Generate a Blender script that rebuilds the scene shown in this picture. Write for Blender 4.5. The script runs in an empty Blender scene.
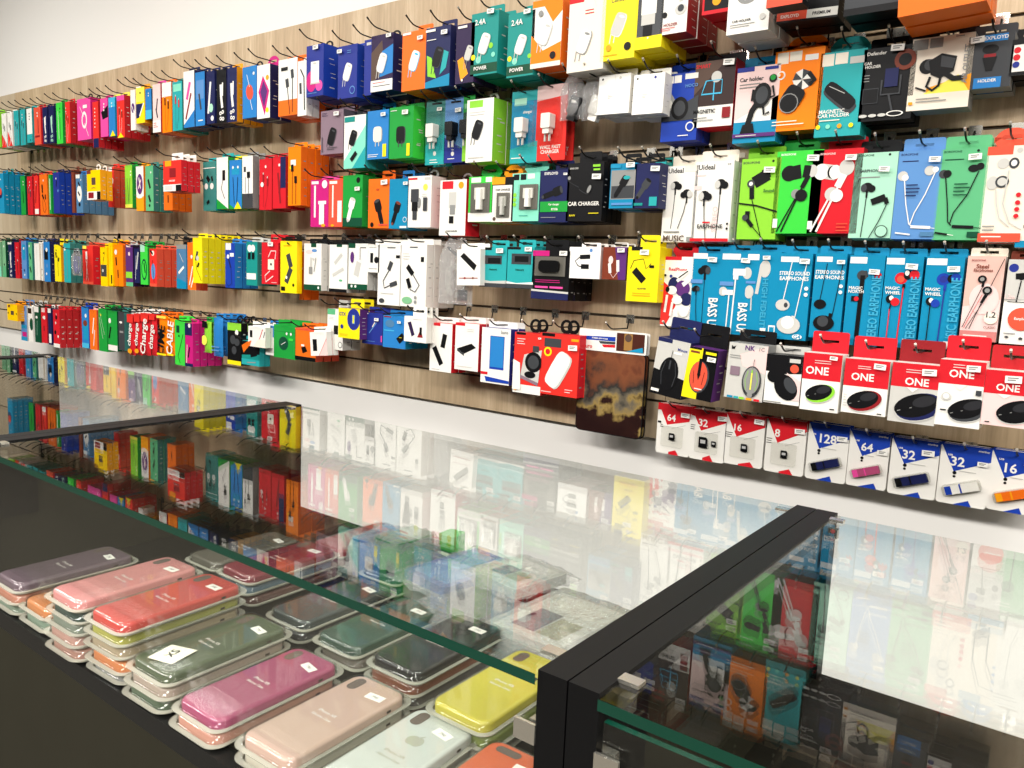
import bpy, math, random, re
from mathutils import Vector, Matrix, noise
random.seed(7)
S = bpy.context.scene
COL = S.collection
PI = math.pi

# ------------------------------------------------------------------ camera, world, lights, exposure
CAMH, CAMD, F = 1.25, 1.776, 793.2
yaw, pitch, roll = 0.6406457, 0.1327975, 0.0437821
_fw = Vector((-math.sin(yaw)*math.cos(pitch), math.cos(yaw)*math.cos(pitch), -math.sin(pitch)))
_r0 = Vector((math.cos(yaw), math.sin(yaw), 0)); _u0 = _r0.cross(_fw)
_rt = math.cos(roll)*_r0 + math.sin(roll)*_u0
_up = -math.sin(roll)*_r0 + math.cos(roll)*_u0
cam = bpy.data.objects.new('camera', bpy.data.cameras.new('camera')); COL.objects.link(cam)
M = Matrix((_rt, _up, -_fw)).transposed().to_4x4(); M.translation = (0, -CAMD, CAMH)
cam.matrix_world = M
cam.data.sensor_width = 36; cam.data.lens = F/1024*36; cam.data.clip_start = .02
S.camera = cam
S.view_settings.view_transform = 'Standard'; S.view_settings.look = 'None'
S.view_settings.gamma = 1; S.view_settings.use_curve_mapping = False
S.view_settings.exposure = -0.14
w = bpy.data.worlds.new('world'); S.world = w; w.use_nodes = True
w.node_tree.nodes['Background'].inputs[0].default_value = (1, .97, .91, 1)
w.node_tree.nodes['Background'].inputs[1].default_value = .4
def area(x, y, z, sx, sy, e, rx=0, col=(1, .968, .925)):
    l = bpy.data.lights.new('ceiling_panel_light', 'AREA'); l.shape = 'RECTANGLE'
    l.size = sx; l.size_y = sy; l.energy = e; l.color = col
    o = bpy.data.objects.new('ceiling_panel_light', l); COL.objects.link(o)
    o.location = (x, y, z); o.rotation_euler = (rx, 0, 0)
for lx in (-4.2, -2.4, -.6, 1.2, 3.0):
    area(lx, -1.25, 2.88, 1.2, .3, 27)
    area(lx, -3.4, 2.88, 1.2, .6, 108)

def ray(px, py):
    return _rt*((px-512)/F) - _up*((py-384)/F) + _fw
def onwall(px, py, d):                      # the point a distance d in front of the wall seen at a pixel
    r = ray(px, py); k = (CAMD-d)/r.y
    return Vector((r.x*k, -d, CAMH+r.z*k))
def onz(px, py, z):
    r = ray(px, py); k = (z-CAMH)/r.z
    return Vector((r.x*k, -CAMD+r.y*k, z))

# ------------------------------------------------------------------ colours and materials
PAL = dict(k='101012', w='efece4', W='f7f5ef', g='8f8f8c', dg='3f4144', lg='c9c7c0', r='d3202b', R='e8342c', dr='8e1f24', co='e2553d',
    o='f0701c', O='ff8406', a='f6a21a', y='f4e01a', Y='ffd000', ly='f7ee5a', gr='1f9a3c', G='3fd143', lm='8ed33a', mt='86dcc0', pm='a9dbc0',
    dk='0f4a32', t='1b8f87', T='2aa6a8', st='3b7f78', c='1187b0', C='1f93bd', sb='2b7fc4', b='1a4fae', B='1c3fa6', nb='27348b', n='1f2452', lb='5e8fc7',
    bg='4f7da3', p='ea4fa0', P='c9207a', lp='efcfca', pu='5c2f73', dp='2f1f45', m='8a7480', br='7d3b2a', bn='5a463c', gg='5fb47e',
    pk='e2b8ab', ps='f1e6d4', mg='b54f78', cy='49b6dc', sg='7fb98a', rd='b8242a')
def lin(h):
    v = [int(h[i:i+2], 16)/255 for i in (0, 2, 4)]
    return tuple(((c+.055)/1.055)**2.4 if c > .04045 else c/12.92 for c in v)+(1,)
MATS = {}
def dim(h, k=.74):                          # the same hue, a darker pigment
    return ''.join('%02x' % int(255*((int(h[i:i+2], 16)/255)**2.2*k)**(1/2.2)) for i in (0, 2, 4))
def mat(key, rough=.42, metal=0, spec=.16, coat=0):
    k = (key, rough, metal, coat)
    if k in MATS: return MATS[k]
    m = bpy.data.materials.new('m_'+str(key)); m.use_nodes = True
    b = m.node_tree.nodes['Principled BSDF']
    b.inputs['Base Color'].default_value = lin(PAL.get(key, key))
    b.inputs['Roughness'].default_value = rough; b.inputs['Metallic'].default_value = metal
    b.inputs['Specular IOR Level'].default_value = spec; b.inputs['Coat Weight'].default_value = coat
    b.inputs['Coat Roughness'].default_value = .08
    MATS[k] = m; return m
def glassy(name, tint=(1, 1, 1), ior=1.5, rough=0.0, haze=0.0, hcol=(.9, .9, .9), bump=0):
    m = bpy.data.materials.new(name); m.use_nodes = True; nt = m.node_tree; N = nt.nodes
    N.remove(N['Principled BSDF']); out = N['Material Output']
    tr = N.new('ShaderNodeBsdfTransparent'); tr.inputs[0].default_value = (*tint, 1)
    gl = N.new('ShaderNodeBsdfGlossy'); gl.inputs['Roughness'].default_value = rough
    fr = N.new('ShaderNodeFresnel'); fr.inputs[0].default_value = ior
    geo = N.new('ShaderNodeNewGeometry'); mi = N.new('ShaderNodeMix'); mi.data_type = 'FLOAT'      # same reflectance on both faces of the thin sheet
    mi.inputs[2].default_value = ior; mi.inputs[3].default_value = 1/ior
    nt.links.new(geo.outputs['Backfacing'], mi.inputs[0]); nt.links.new(mi.outputs[0], fr.inputs[0])
    mx = N.new('ShaderNodeMixShader')
    src = tr
    if haze:
        df = N.new('ShaderNodeBsdfDiffuse'); df.inputs[0].default_value = (*hcol, 1)
        m2 = N.new('ShaderNodeMixShader'); m2.inputs[0].default_value = haze
        nt.links.new(tr.outputs[0], m2.inputs[1]); nt.links.new(df.outputs[0], m2.inputs[2]); src = m2
    nt.links.new(fr.outputs[0], mx.inputs[0]); nt.links.new(src.outputs[0], mx.inputs[1]); nt.links.new(gl.outputs[0], mx.inputs[2])
    if bump:
        tx = N.new('ShaderNodeTexNoise'); tx.inputs['Scale'].default_value = 38; tx.inputs['Detail'].default_value = 3
        bp = N.new('ShaderNodeBump'); bp.inputs['Strength'].default_value = bump; bp.inputs['Distance'].default_value = .01
        nt.links.new(tx.outputs[0], bp.inputs['Height'])
        for q in (gl, fr): nt.links.new(bp.outputs[0], q.inputs['Normal'])
    nt.links.new(mx.outputs[0], out.inputs[0])
    MATS[name] = m; return m
GLASS = glassy('clear_glass', (.945, .962, .95))
PLAST = glassy('clear_plastic', (.97, .97, .96), 1.45, .03)
BAGM = glassy('clear_bag', (.96, .96, .95), 1.5, .1, .2, bump=.9)
TRAYM = glassy('frosted_tray', (.9, .9, .86), 1.4, .15, .45, (.60, .585, .49))

def wood():
    m = bpy.data.materials.new('light_oak'); m.use_nodes = True; nt = m.node_tree; N = nt.nodes; b = N['Principled BSDF']
    tc = N.new('ShaderNodeTexCoord')
    mp = N.new('ShaderNodeMapping'); mp.inputs['Scale'].default_value = (14, 1, .9); nt.links.new(tc.outputs['Object'], mp.inputs[0])
    n1 = N.new('ShaderNodeTexNoise'); n1.inputs['Scale'].default_value = 6; n1.inputs['Detail'].default_value = 8; n1.inputs['Roughness'].default_value = .7
    nt.links.new(mp.outputs[0], n1.inputs[0])
    mp2 = N.new('ShaderNodeMapping'); mp2.inputs['Scale'].default_value = (8, .01, .35); nt.links.new(tc.outputs['Object'], mp2.inputs[0])
    n2 = N.new('ShaderNodeTexNoise'); n2.inputs['Scale'].default_value = 1.3; n2.inputs['Detail'].default_value = 2
    nt.links.new(mp2.outputs[0], n2.inputs[0])
    mx = N.new('ShaderNodeMix'); mx.data_type = 'FLOAT'; mx.inputs[0].default_value = .5
    nt.links.new(n1.outputs[0], mx.inputs[2]); nt.links.new(n2.outputs[0], mx.inputs[3])
    cr = N.new('ShaderNodeValToRGB'); nt.links.new(mx.outputs[0], cr.inputs[0])
    e = cr.color_ramp.elements; e[0].position = .3; e[0].color = lin('a28b6d'); e[1].position = .7; e[1].color = lin('e8d3b2')
    q = e.new(.5); q.color = lin('c2aa88')
    nt.links.new(cr.outputs[0], b.inputs['Base Color']); b.inputs['Roughness'].default_value = .55
    return m
WOOD = wood()
def plaster(name, c0, c1, rough=.8, sc=3, spec=.2):
    m = bpy.data.materials.new(name); m.use_nodes = True; nt = m.node_tree; N = nt.nodes; b = N['Principled BSDF']
    n1 = N.new('ShaderNodeTexNoise'); n1.inputs['Scale'].default_value = sc
    cr = N.new('ShaderNodeValToRGB'); nt.links.new(n1.outputs[0], cr.inputs[0])
    cr.color_ramp.elements[0].color = lin(c0); cr.color_ramp.elements[1].color = lin(c1)
    nt.links.new(cr.outputs[0], b.inputs['Base Color']); b.inputs['Roughness'].default_value = rough; b.inputs['Specular IOR Level'].default_value = spec
    return m
WALLM = plaster('white_paint', 'efece6', 'f3f1ec'); FLOORM = plaster('floor_tile', '4a463f', '57534b', .5, 6)
LAMIN = plaster('dark_laminate', '2a281f', '2f2d24', .6, 9, .1)
BLACK = mat('0b0b0c', .5, 0, .2); CHROME = mat('d8d4ca', .22, .9); EDGE = mat('07382a', .2, 0, .4, .2)

# ------------------------------------------------------------------ mesh helpers
class MB:
    def __init__(s): s.v = []; s.f = []; s.mi = []; s.m = []; s.sm = set()
    def k(s, m):
        if isinstance(m, str): m = mat(m)
        if m not in s.m: s.m.append(m)
        return s.m.index(m)
    def poly(s, pts, m):
        n = len(s.v); s.v += [tuple(p) for p in pts]; s.f.append(tuple(range(n, n+len(pts)))); s.mi.append(s.k(m))
    def faces(s, vs, fs, m, smooth=False):
        n = len(s.v); s.v += [tuple(p) for p in vs]; k = s.k(m)
        for f in fs:
            if smooth: s.sm.add(len(s.f))
            s.f.append(tuple(n+i for i in f)); s.mi.append(k)
    def box(s, x0, y0, z0, x1, y1, z1, m, side=None, front=None, top=None):
        vs = [(x, y, z) for x in (x0, x1) for y in (y0, y1) for z in (z0, z1)]
        for f, q in (((0, 1, 3, 2), side), ((4, 6, 7, 5), side), ((0, 4, 5, 1), front), ((2, 3, 7, 6), None), ((0, 2, 6, 4), side), ((1, 5, 7, 3), top)):
            s.poly([vs[i] for i in f], q or m)
    def extr(s, pts, axis, a, b, m, capm=None):   # outline pts (2d) extruded along an axis between a and b
        def P(p, q):
            return {'x': (q, p[0], p[1]), 'y': (p[0], q, p[1]), 'z': (p[0], p[1], q)}[axis]
        n = len(pts); vs = [P(p, a) for p in pts]+[P(p, b) for p in pts]
        s.faces(vs, [(i, (i+1) % n, n+(i+1) % n, n+i) for i in range(n)], m)
        s.faces(vs, [tuple(range(n))[::-1], tuple(range(n, 2*n))], capm or m)
    def tube(s, pts, r, m, seg=6):
        pts = [Vector(p) for p in pts]; rings = []
        for i, p in enumerate(pts):
            d = (pts[min(i+1, len(pts)-1)]-pts[max(i-1, 0)]).normalized()
            a = d.orthogonal().normalized() if abs(d.x) > .9 else d.cross(Vector((1, 0, 0))).normalized()
            b = d.cross(a); rings += [p+(a*math.cos(q)+b*math.sin(q))*r for q in [2*PI*j/seg for j in range(seg)]]
        n = len(pts); fs = [(i*seg+j, i*seg+(j+1) % seg, (i+1)*seg+(j+1) % seg, (i+1)*seg+j) for i in range(n-1) for j in range(seg)]
        s.faces(rings, fs, m, True)
        s.faces(rings, [tuple(range(seg))[::-1], tuple(range((n-1)*seg, n*seg))], m)
    def mesh(s, name):
        me = bpy.data.meshes.new(name); me.from_pydata(s.v, [], s.f)
        for m in s.m: me.materials.append(m)
        me.polygons.foreach_set('material_index', s.mi)
        me.polygons.foreach_set('use_smooth', [i in s.sm for i in range(len(s.f))])
        me.update(); return me
    def build(s, name, parent=None, loc=None):
        o = bpy.data.objects.new(name, s.mesh(name)); COL.objects.link(o)
        if parent: o.parent = parent
        if loc: o.location = loc
        return o
def rrect(x0, y0, x1, y1, r, n=5):
    o = []
    for cx, cy, a in ((x1-r, y1-r, 0), (x0+r, y1-r, PI/2), (x0+r, y0+r, PI), (x1-r, y0+r, 1.5*PI)):
        for i in range(n+1):
            q = a+PI/2*i/n; o.append((cx+r*math.cos(q), cy+r*math.sin(q)))
    return o
def empty(name, loc, rot=(0, 0, 0)):
    o = bpy.data.objects.new(name, None); COL.objects.link(o); o.location = loc; o.rotation_euler = rot; o.empty_display_size = .02
    return o
def tag(o, label, cat, group=None, kind=None):
    o['label'] = label; o['category'] = cat
    if group: o['group'] = group
    if kind: o['kind'] = kind
    n = len(label.split())
    if not 4 <= n <= 16: print('LABEL LEN', n, label)
    return o
def structure(o): o['kind'] = 'structure'; return o
TXT = {}
def text_geo(s):
    if s in TXT: return TXT[s]
    c = bpy.data.curves.new('t', 'FONT'); c.body = s; c.resolution_u = 2; c.offset = .022
    o = bpy.data.objects.new('t', c); COL.objects.link(o)
    dg = bpy.context.evaluated_depsgraph_get(); me = bpy.data.meshes.new_from_object(o.evaluated_get(dg))
    vs = [(v.co.x, v.co.y) for v in me.vertices]; fs = [tuple(p.vertices) for p in me.polygons]
    bpy.data.objects.remove(o); bpy.data.curves.remove(c); bpy.data.meshes.remove(me)
    x0 = min(v[0] for v in vs); x1 = max(v[0] for v in vs); y0 = min(v[1] for v in vs); y1 = max(v[1] for v in vs)
    TXT[s] = ([((v[0]-(x0+x1)/2), (v[1]-(y0+y1)/2)) for v in vs], fs, x1-x0, y1-y0)
    return TXT[s]

# ------------------------------------------------------------------ printing on a pack's front (part of the carton's own surface)
class Art:
    """coordinates u 0..1 across, v 0..1 down the front of a pack w by h whose front lies at y=y0"""
    def __init__(s, mb, w, h, y0): s.mb, s.w, s.h, s.y0, s.L = mb, w, h, y0, 1
    def P(s, u, v): return ((u-.5)*s.w, s.y0-.00022*s.L, (1-v)*s.h)
    def p(s, c, pts):
        pts = [(min(max(u, 0), 1), min(max(v, 0), 1)) for u, v in pts]
        q = [s.P(u, v) for u, v in pts]
        s.mb.poly(q, c); s.L += 1
    def r(s, u0, v0, u1, v1, c): s.p(c, [(u0, v1), (u1, v1), (u1, v0), (u0, v0)])
    def e(s, u, v, r, c, asp=1, n=14, rot=0):          # r in widths; asp = height/width
        pts = []
        for i in range(n):
            a = 2*PI*i/n; x = r*math.cos(a); y = r*asp*math.sin(a)
            X = x*math.cos(rot)-y*math.sin(rot); Y = x*math.sin(rot)+y*math.cos(rot)
            pts.append((u+X, v-Y*s.w/s.h))
        s.p(c, pts)
    def l(s, c, wd, pts):                              # a line; wd in widths
        if wd < .07 and s.w > .04: wd *= .72
        q = [Vector((u*s.w, v*s.h)) for u, v in pts]; hw = wd*s.w/2; L = []; R = []
        for i, a in enumerate(q):
            d = q[min(i+1, len(q)-1)]-q[max(i-1, 0)]
            d = d.normalized() if d.length else Vector((1, 0)); nrm = Vector((-d.y, d.x))*hw
            L.append(a+nrm); R.append(a-nrm)
        f = lambda a: s.P(min(max(a.x/s.w, 0), 1), min(max(a.y/s.h, 0), 1))
        for i in range(len(q)-1):
            s.mb.poly([f(L[i]), f(L[i+1]), f(R[i+1]), f(R[i])], c)
        s.L += 1
    def t(s, txt, u, v, hh, c, rot=0, maxw=.92):       # text; hh = height in pack heights
        vs, fs, tw, th = text_geo(txt); k = hh*s.h/th
        lim = (maxw*2*min(u, 1-u)*s.w if not rot else 1.9*min(v, 1-v)*s.h)
        kx = min(k, lim/tw, (2*min(u, 1-u)*s.w*.95/th) if rot else 9e9)
        ca, sa = math.cos(rot), math.sin(rot); cx, _, cz = s.P(u, v)
        s.mb.faces([(cx+(x*kx*ca-y*k*sa), s.y0-.00022*s.L, cz+(x*kx*sa+y*k*ca)) for x, y in vs], fs, c); s.L += 1
    def lines(s, u, v, wd, n, c, dv=.03, th=.008):
        for i in range(n):
            q = wd*(.6+.4*random.random()); s.r(u, v+i*dv, u+q, v+i*dv+th, c)
def body(a, c, u, v, L, W, rot, taper=1.0, cap=None):  # a rounded solid silhouette
    n = 16; pts = []
    for i in range(n):
        t = 2*PI*i/n; x = math.copysign(abs(math.cos(t))**.5, math.cos(t))*L/2; y = math.copysign(abs(math.sin(t))**.5, math.sin(t))*W/2
        y *= 1+(taper-1)*(x/L+.5)
        pts.append((u+(x*math.cos(rot)-y*math.sin(rot)), v-(x*math.sin(rot)+y*math.cos(rot))*a.w/a.h))
    a.p(c, pts)
def A_cab(a, c='k', c2=None, u=.5, *_):
    u = float(u)
    a.l(c, .03, [(u-.17, .45), (u-.16, .95)]); a.l(c, .03, [(u+.17, .5), (u+.12, .75), (u-.05, .97)])
    for q, v in ((u-.17, .3), (u+.17, .38)):
        a.l(c2 or c, .12, [(q, v), (q, v+.15)]); a.l('lg', .07, [(q, v-.035), (q, v)])
def A_diag(a, c='k', c2=None):
    a.l(c, .05, [(.25, .9), (.35, .6), (.6, .45), (.72, .2)]); a.l(c2 or c, .16, [(.7, .28), (.76, .12)]); a.l(c2 or c, .16, [(.22, .92), (.28, .78)])
def A_loop(a, c='k', c2=None):
    a.l(c, .05, [(.35, .42), (.5, .6), (.72, .72), (.78, .86), (.6, .95), (.42, .9), (.35, .75), (.4, .5)])
    a.l(c2 or c, .16, [(.33, .25), (.36, .45)]); a.l(c2 or c, .13, [(.72, .5), (.76, .62)])
def A_oval(a, c='w', c2='w'):
    a.e(.52, .52, .2, c, 1.5); a.e(.52, .52, .13, 'p', 1.5); a.l(c2, .03, [(.2, .18), (.5, .44)]); a.l(c2, .03, [(.54, .6), (.82, .92)])
def A_stick(a, c='w', c2='k'):
    a.l(c, .22, [(.42, .28), (.46, .5), (.58, .72)]); a.l(c, .12, [(.62, .25), (.6, .5)])
    for q in ((.4, .82), (.65, .8), (.45, .92), (.7, .93)): a.e(q[0], q[1], .12, c, 1); a.e(q[0], q[1], .05, c2, 1)
def A_dots(a, c='w', n=5, u=.5):
    for i in range(int(n)): a.e(float(u), .15+i*.08, .07, c, 1, 8)
def A_tex(a, c='w', n=3, *_):
    a.lines(.12, .08, .7, int(n), c)
def A_foot(a, c='w', v=.85, *_): a.r(0, float(v), 1, 1, c)
def A_head(a, c='w', v=.15, *_): a.r(0, 0, 1, float(v), c)
def A_rect(a, c, u0, v0, u1, v1): a.r(float(u0), float(v0), float(u1), float(v1), c)
def A_ell(a, c, u, v, r, asp=1, rot=0): a.e(float(u), float(v), float(r), c, float(asp), 18, float(rot))
def A_line(a, c, wd, *p):
    p = [float(x) for x in p]; a.l(c, float(wd), list(zip(p[::2], p[1::2])))
def A_poly(a, c, *p):
    p = [float(x) for x in p]; a.p(c, list(zip(p[::2], p[1::2])))
def A_txt(a, s, u, v, h, c='w', rot=0): a.t(s.replace('_', ' '), float(u), float(v), float(h), c, float(rot))
def A_lines(a, c, u, v, wd, n=3, dv=.04, th=.012): a.lines(float(u), float(v), float(wd), int(n), c, float(dv), float(th))
def A_chg(a, c='w', c2='g', u=.5, v=.48, s=1, *_):
    u, v, s = float(u), float(v), float(s)
    for o in (-.05, .07): a.l(c2, .035*s, [(u-.16*s+o, v+.12*s), (u-.2*s+o, v+.27*s)])
    body(a, c2, u+.015, v+.008, .62*s, .36*s, 1.2); body(a, c, u, v, .6*s, .34*s, 1.2)
    a.e(u+.1*s, v-.15*s*a.w/a.h*1.2, .09*s, c2, .35, 10, 1.2-PI/2)
def A_car(a, c='k', c2='g', u=.5, v=.5, s=1, rot=1.25):
    u, v, s, rot = float(u), float(v), float(s), float(rot)
    k = a.w/a.h; dx, dy = math.cos(rot), -math.sin(rot)*k
    body(a, c, u-dx*.28*s, v-dy*.28*s, .6*s, .2*s, rot)
    body(a, c, u+dx*.1*s, v+dy*.1*s, .42*s, .32*s, rot); a.e(u+dx*.26*s, v+dy*.26*s, .13*s, c2, .45, 12, rot-PI/2)
    a.e(u-dx*.55*s, v-dy*.55*s, .06*s, c2, 1, 8)
def A_bud(a, c='k', u=.5, v=.3, s=1, c2='lg', tail=.95, tu=.5, d=1):
    u, v, s, tail, tu, d = map(float, (u, v, s, tail, tu, d)); k = a.w/a.h
    a.l(c, .028, [(u, v+.12*s*k), (u*.7+tu*.3, v+(tail-v)*.5), (tu, tail)])
    a.l(c, .07*s, [(u, v), (u, v+.25*s*k)])
    a.e(u-.12*s*d, v, .1*s, c, 1, 12); a.e(u, v-.02*s, .15*s, c, .85, 14); a.e(u+.09*s*d, v-.01, .08*s, c2, 1.4, 12)
def A_mouse(a, c='k', c2='dg', u=.5, v=.62, s=1, rot=.35):
    u, v, s, rot = map(float, (u, v, s, rot)); k = a.w/a.h
    a.e(u+.02, v+.025, .42*s, 'lg', .6, 22, rot); a.e(u+.02*s, v+.01, .41*s, c2, .6, 24, rot); a.e(u-.03*s, v-.006, .38*s, c, .56, 24, rot)
    a.e(u+.1*s, v-.1*s*k, .2*s, '2b2b2e', .5, 18, rot)
    dx, dy = math.cos(rot), -math.sin(rot)*k
    a.l('g', .02*s, [(u-dx*.36*s, v-dy*.36*s), (u-dx*.1*s, v-dy*.1*s)])
    a.l(c, .07*s, [(u-dx*.3*s, v-dy*.3*s), (u-dx*.14*s, v-dy*.14*s)])
def A_mousev(a, c='k', c2='dg', u=.5, v=.62, s=1):
    u, v, s = map(float, (u, v, s)); k = a.w/a.h
    a.e(u, v, .26*s, c, 1.62, 24); a.l(c2, .02*s, [(u-.13*s, v-.3*s*k), (u-.2*s, v), (u-.15*s, v+.3*s*k)])
    a.l(c2, .02*s, [(u+.13*s, v-.3*s*k), (u+.2*s, v), (u+.15*s, v+.3*s*k)])
    a.l(c2, .06*s, [(u, v-.34*s*k), (u, v-.12*s*k)]); a.l(c, .02*s, [(u, v-.38*s*k), (u+.02, v-.6*s*k)])
def A_holder(a, c='k', c2='dg', u=.5, v=.5, s=1):
    u, v, s = map(float, (u, v, s)); k = a.w/a.h
    a.l(c, .12*s, [(u+.05*s, v), (u-.12*s, v+.25*s*k), (u-.2*s, v+.55*s*k)])
    a.p(c, [(u-.36*s, v+.75*s*k), (u-.02*s, v+.75*s*k), (u-.08*s, v+.5*s*k), (u-.3*s, v+.52*s*k)])
    a.l(c, .06*s, [(u-.12*s, v-.18*s*k), (u-.14*s, v+.05*s*k)]); a.l(c, .06*s, [(u+.28*s, v-.22*s*k), (u+.33*s, v-.02*s*k), (u+.2*s, v+.02*s*k)])
    a.l(c, .06*s, [(u+.1*s, v+.1*s*k), (u+.14*s, v+.34*s*k), (u+.25*s, v+.3*s*k)])
    a.e(u+.07*s, v-.05*s*k, .19*s, c, 1.3, 18, -.1); a.e(u+.07*s, v-.05*s*k, .13*s, c2, 1.35, 16, -.1)
def A_logo(a, c='w', u=.3, v=.06, s=.35): a.r(float(u)-float(s)/2, float(v)-.02, float(u)+float(s)/2, float(v)+.02, c)
def A_bank(a, c='w', c2='lg', u=.5, v=.55, s=1, rot=1.1):
    u, v, s, rot = map(float, (u, v, s, rot))
    body(a, c2, u+.02, v+.01, .8*s, .38*s, rot); body(a, c, u-.01, v, .78*s, .36*s, rot)
ARTS = {k[2:]: f for k, f in list(globals().items()) if k.startswith('A_')}

# ------------------------------------------------------------------ hanging packs
def hang_tab(w, th, hh, col, style, parent, z, y):
    """the header above a pack, pierced by a long hole for the hook"""
    mb = MB(); W = w/2
    if style == 'round': out = rrect(-W*.86, -.004, W*.86, hh, min(W*.8, hh*.7), 6)
    elif style == 'ring': out = [(.018*math.cos(a)*1.0, hh*.5+hh*.55*math.sin(a)) for a in [2*PI*i/18 for i in range(18)]]
    elif style == 'F': out = rrect(-W*.96, -.002, W*.96, hh, .004, 2)
    elif style == 'n': out = rrect(-W*.62, -.002, W*.62, hh, .004, 2)
    else: out = rrect(-W, -.002, W, hh, .003, 2)
    hx, hz = (min(.016, W*.5), .004) if style != 'ring' else (.010, hh*.3)
    cz = hh*.55; n = len(out)
    hole = []
    for x, z_ in out:                             # each outline point maps to a point of the hole
        a = math.atan2((z_-cz)/max(hh, 1e-4), x/max(W, 1e-4))
        ca, sa = math.cos(a), math.sin(a); k = 1/max(abs(ca), abs(sa)) if style != 'ring' else 1
        hole.append((hx*ca*k, cz+hz*sa*k))
    vs = [(x, -th/2, q) for x, q in out]+[(x, -th/2, q) for x, q in hole]+[(x, th/2, q) for x, q in out]+[(x, th/2, q) for x, q in hole]
    fs = []
    for i in range(n):
        j = (i+1) % n
        fs += [(i, j, n+j, n+i), (2*n+j, 2*n+i, 3*n+i, 3*n+j), (j, i, 2*n+i, 2*n+j), (n+i, n+j, 3*n+j, 3*n+i)]
    mb.faces(vs, fs, col)
    return mb.build('hang_tab', parent, (0, y, z))
def sticker(parent, w, h, y0, u=.72, v=.1, s=.3, ang=0, sh=None):
    mb = MB(); sw = max(s*w, .009); shh = sh or sw*.5
    mb.box(-sw/2, 0, -shh/2, sw/2, .0006, shh/2, 'f4f1ea')
    for i in range(2): mb.poly([(-sw*.35, -.0002, shh*(.12-.3*i)), (sw*(.3-.15*i), -.0002, shh*(.12-.3*i)), (sw*(.3-.15*i), -.0002, shh*(.3-.3*i)), (-sw*.35, -.0002, shh*(.3-.3*i))], 'g')
    o = mb.build('price_sticker', parent, ((u-.5)*w, y0-.0045, (1-v)*h)); o.rotation_euler = (0, ang, 0)
def charger3d(mb, x, z, s, c, c2='lg', y=0, pins=True):
    mb.extr(rrect(x-.017*s, z-.02*s, x+.017*s, z+.024*s, .004*s, 3), 'y', y, y+.024, c)
    mb.extr(rrect(x-.012*s, z-.036*s, x+.012*s, z-.018*s, .003*s, 3), 'y', y+.003, y+.021, c)
    for q in (-.008, .008) if pins else (): mb.box(x+q*s-.0022, y+.010, z-.058*s, x+q*s+.0022, y+.0145, z-.034*s, c2)
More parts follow.
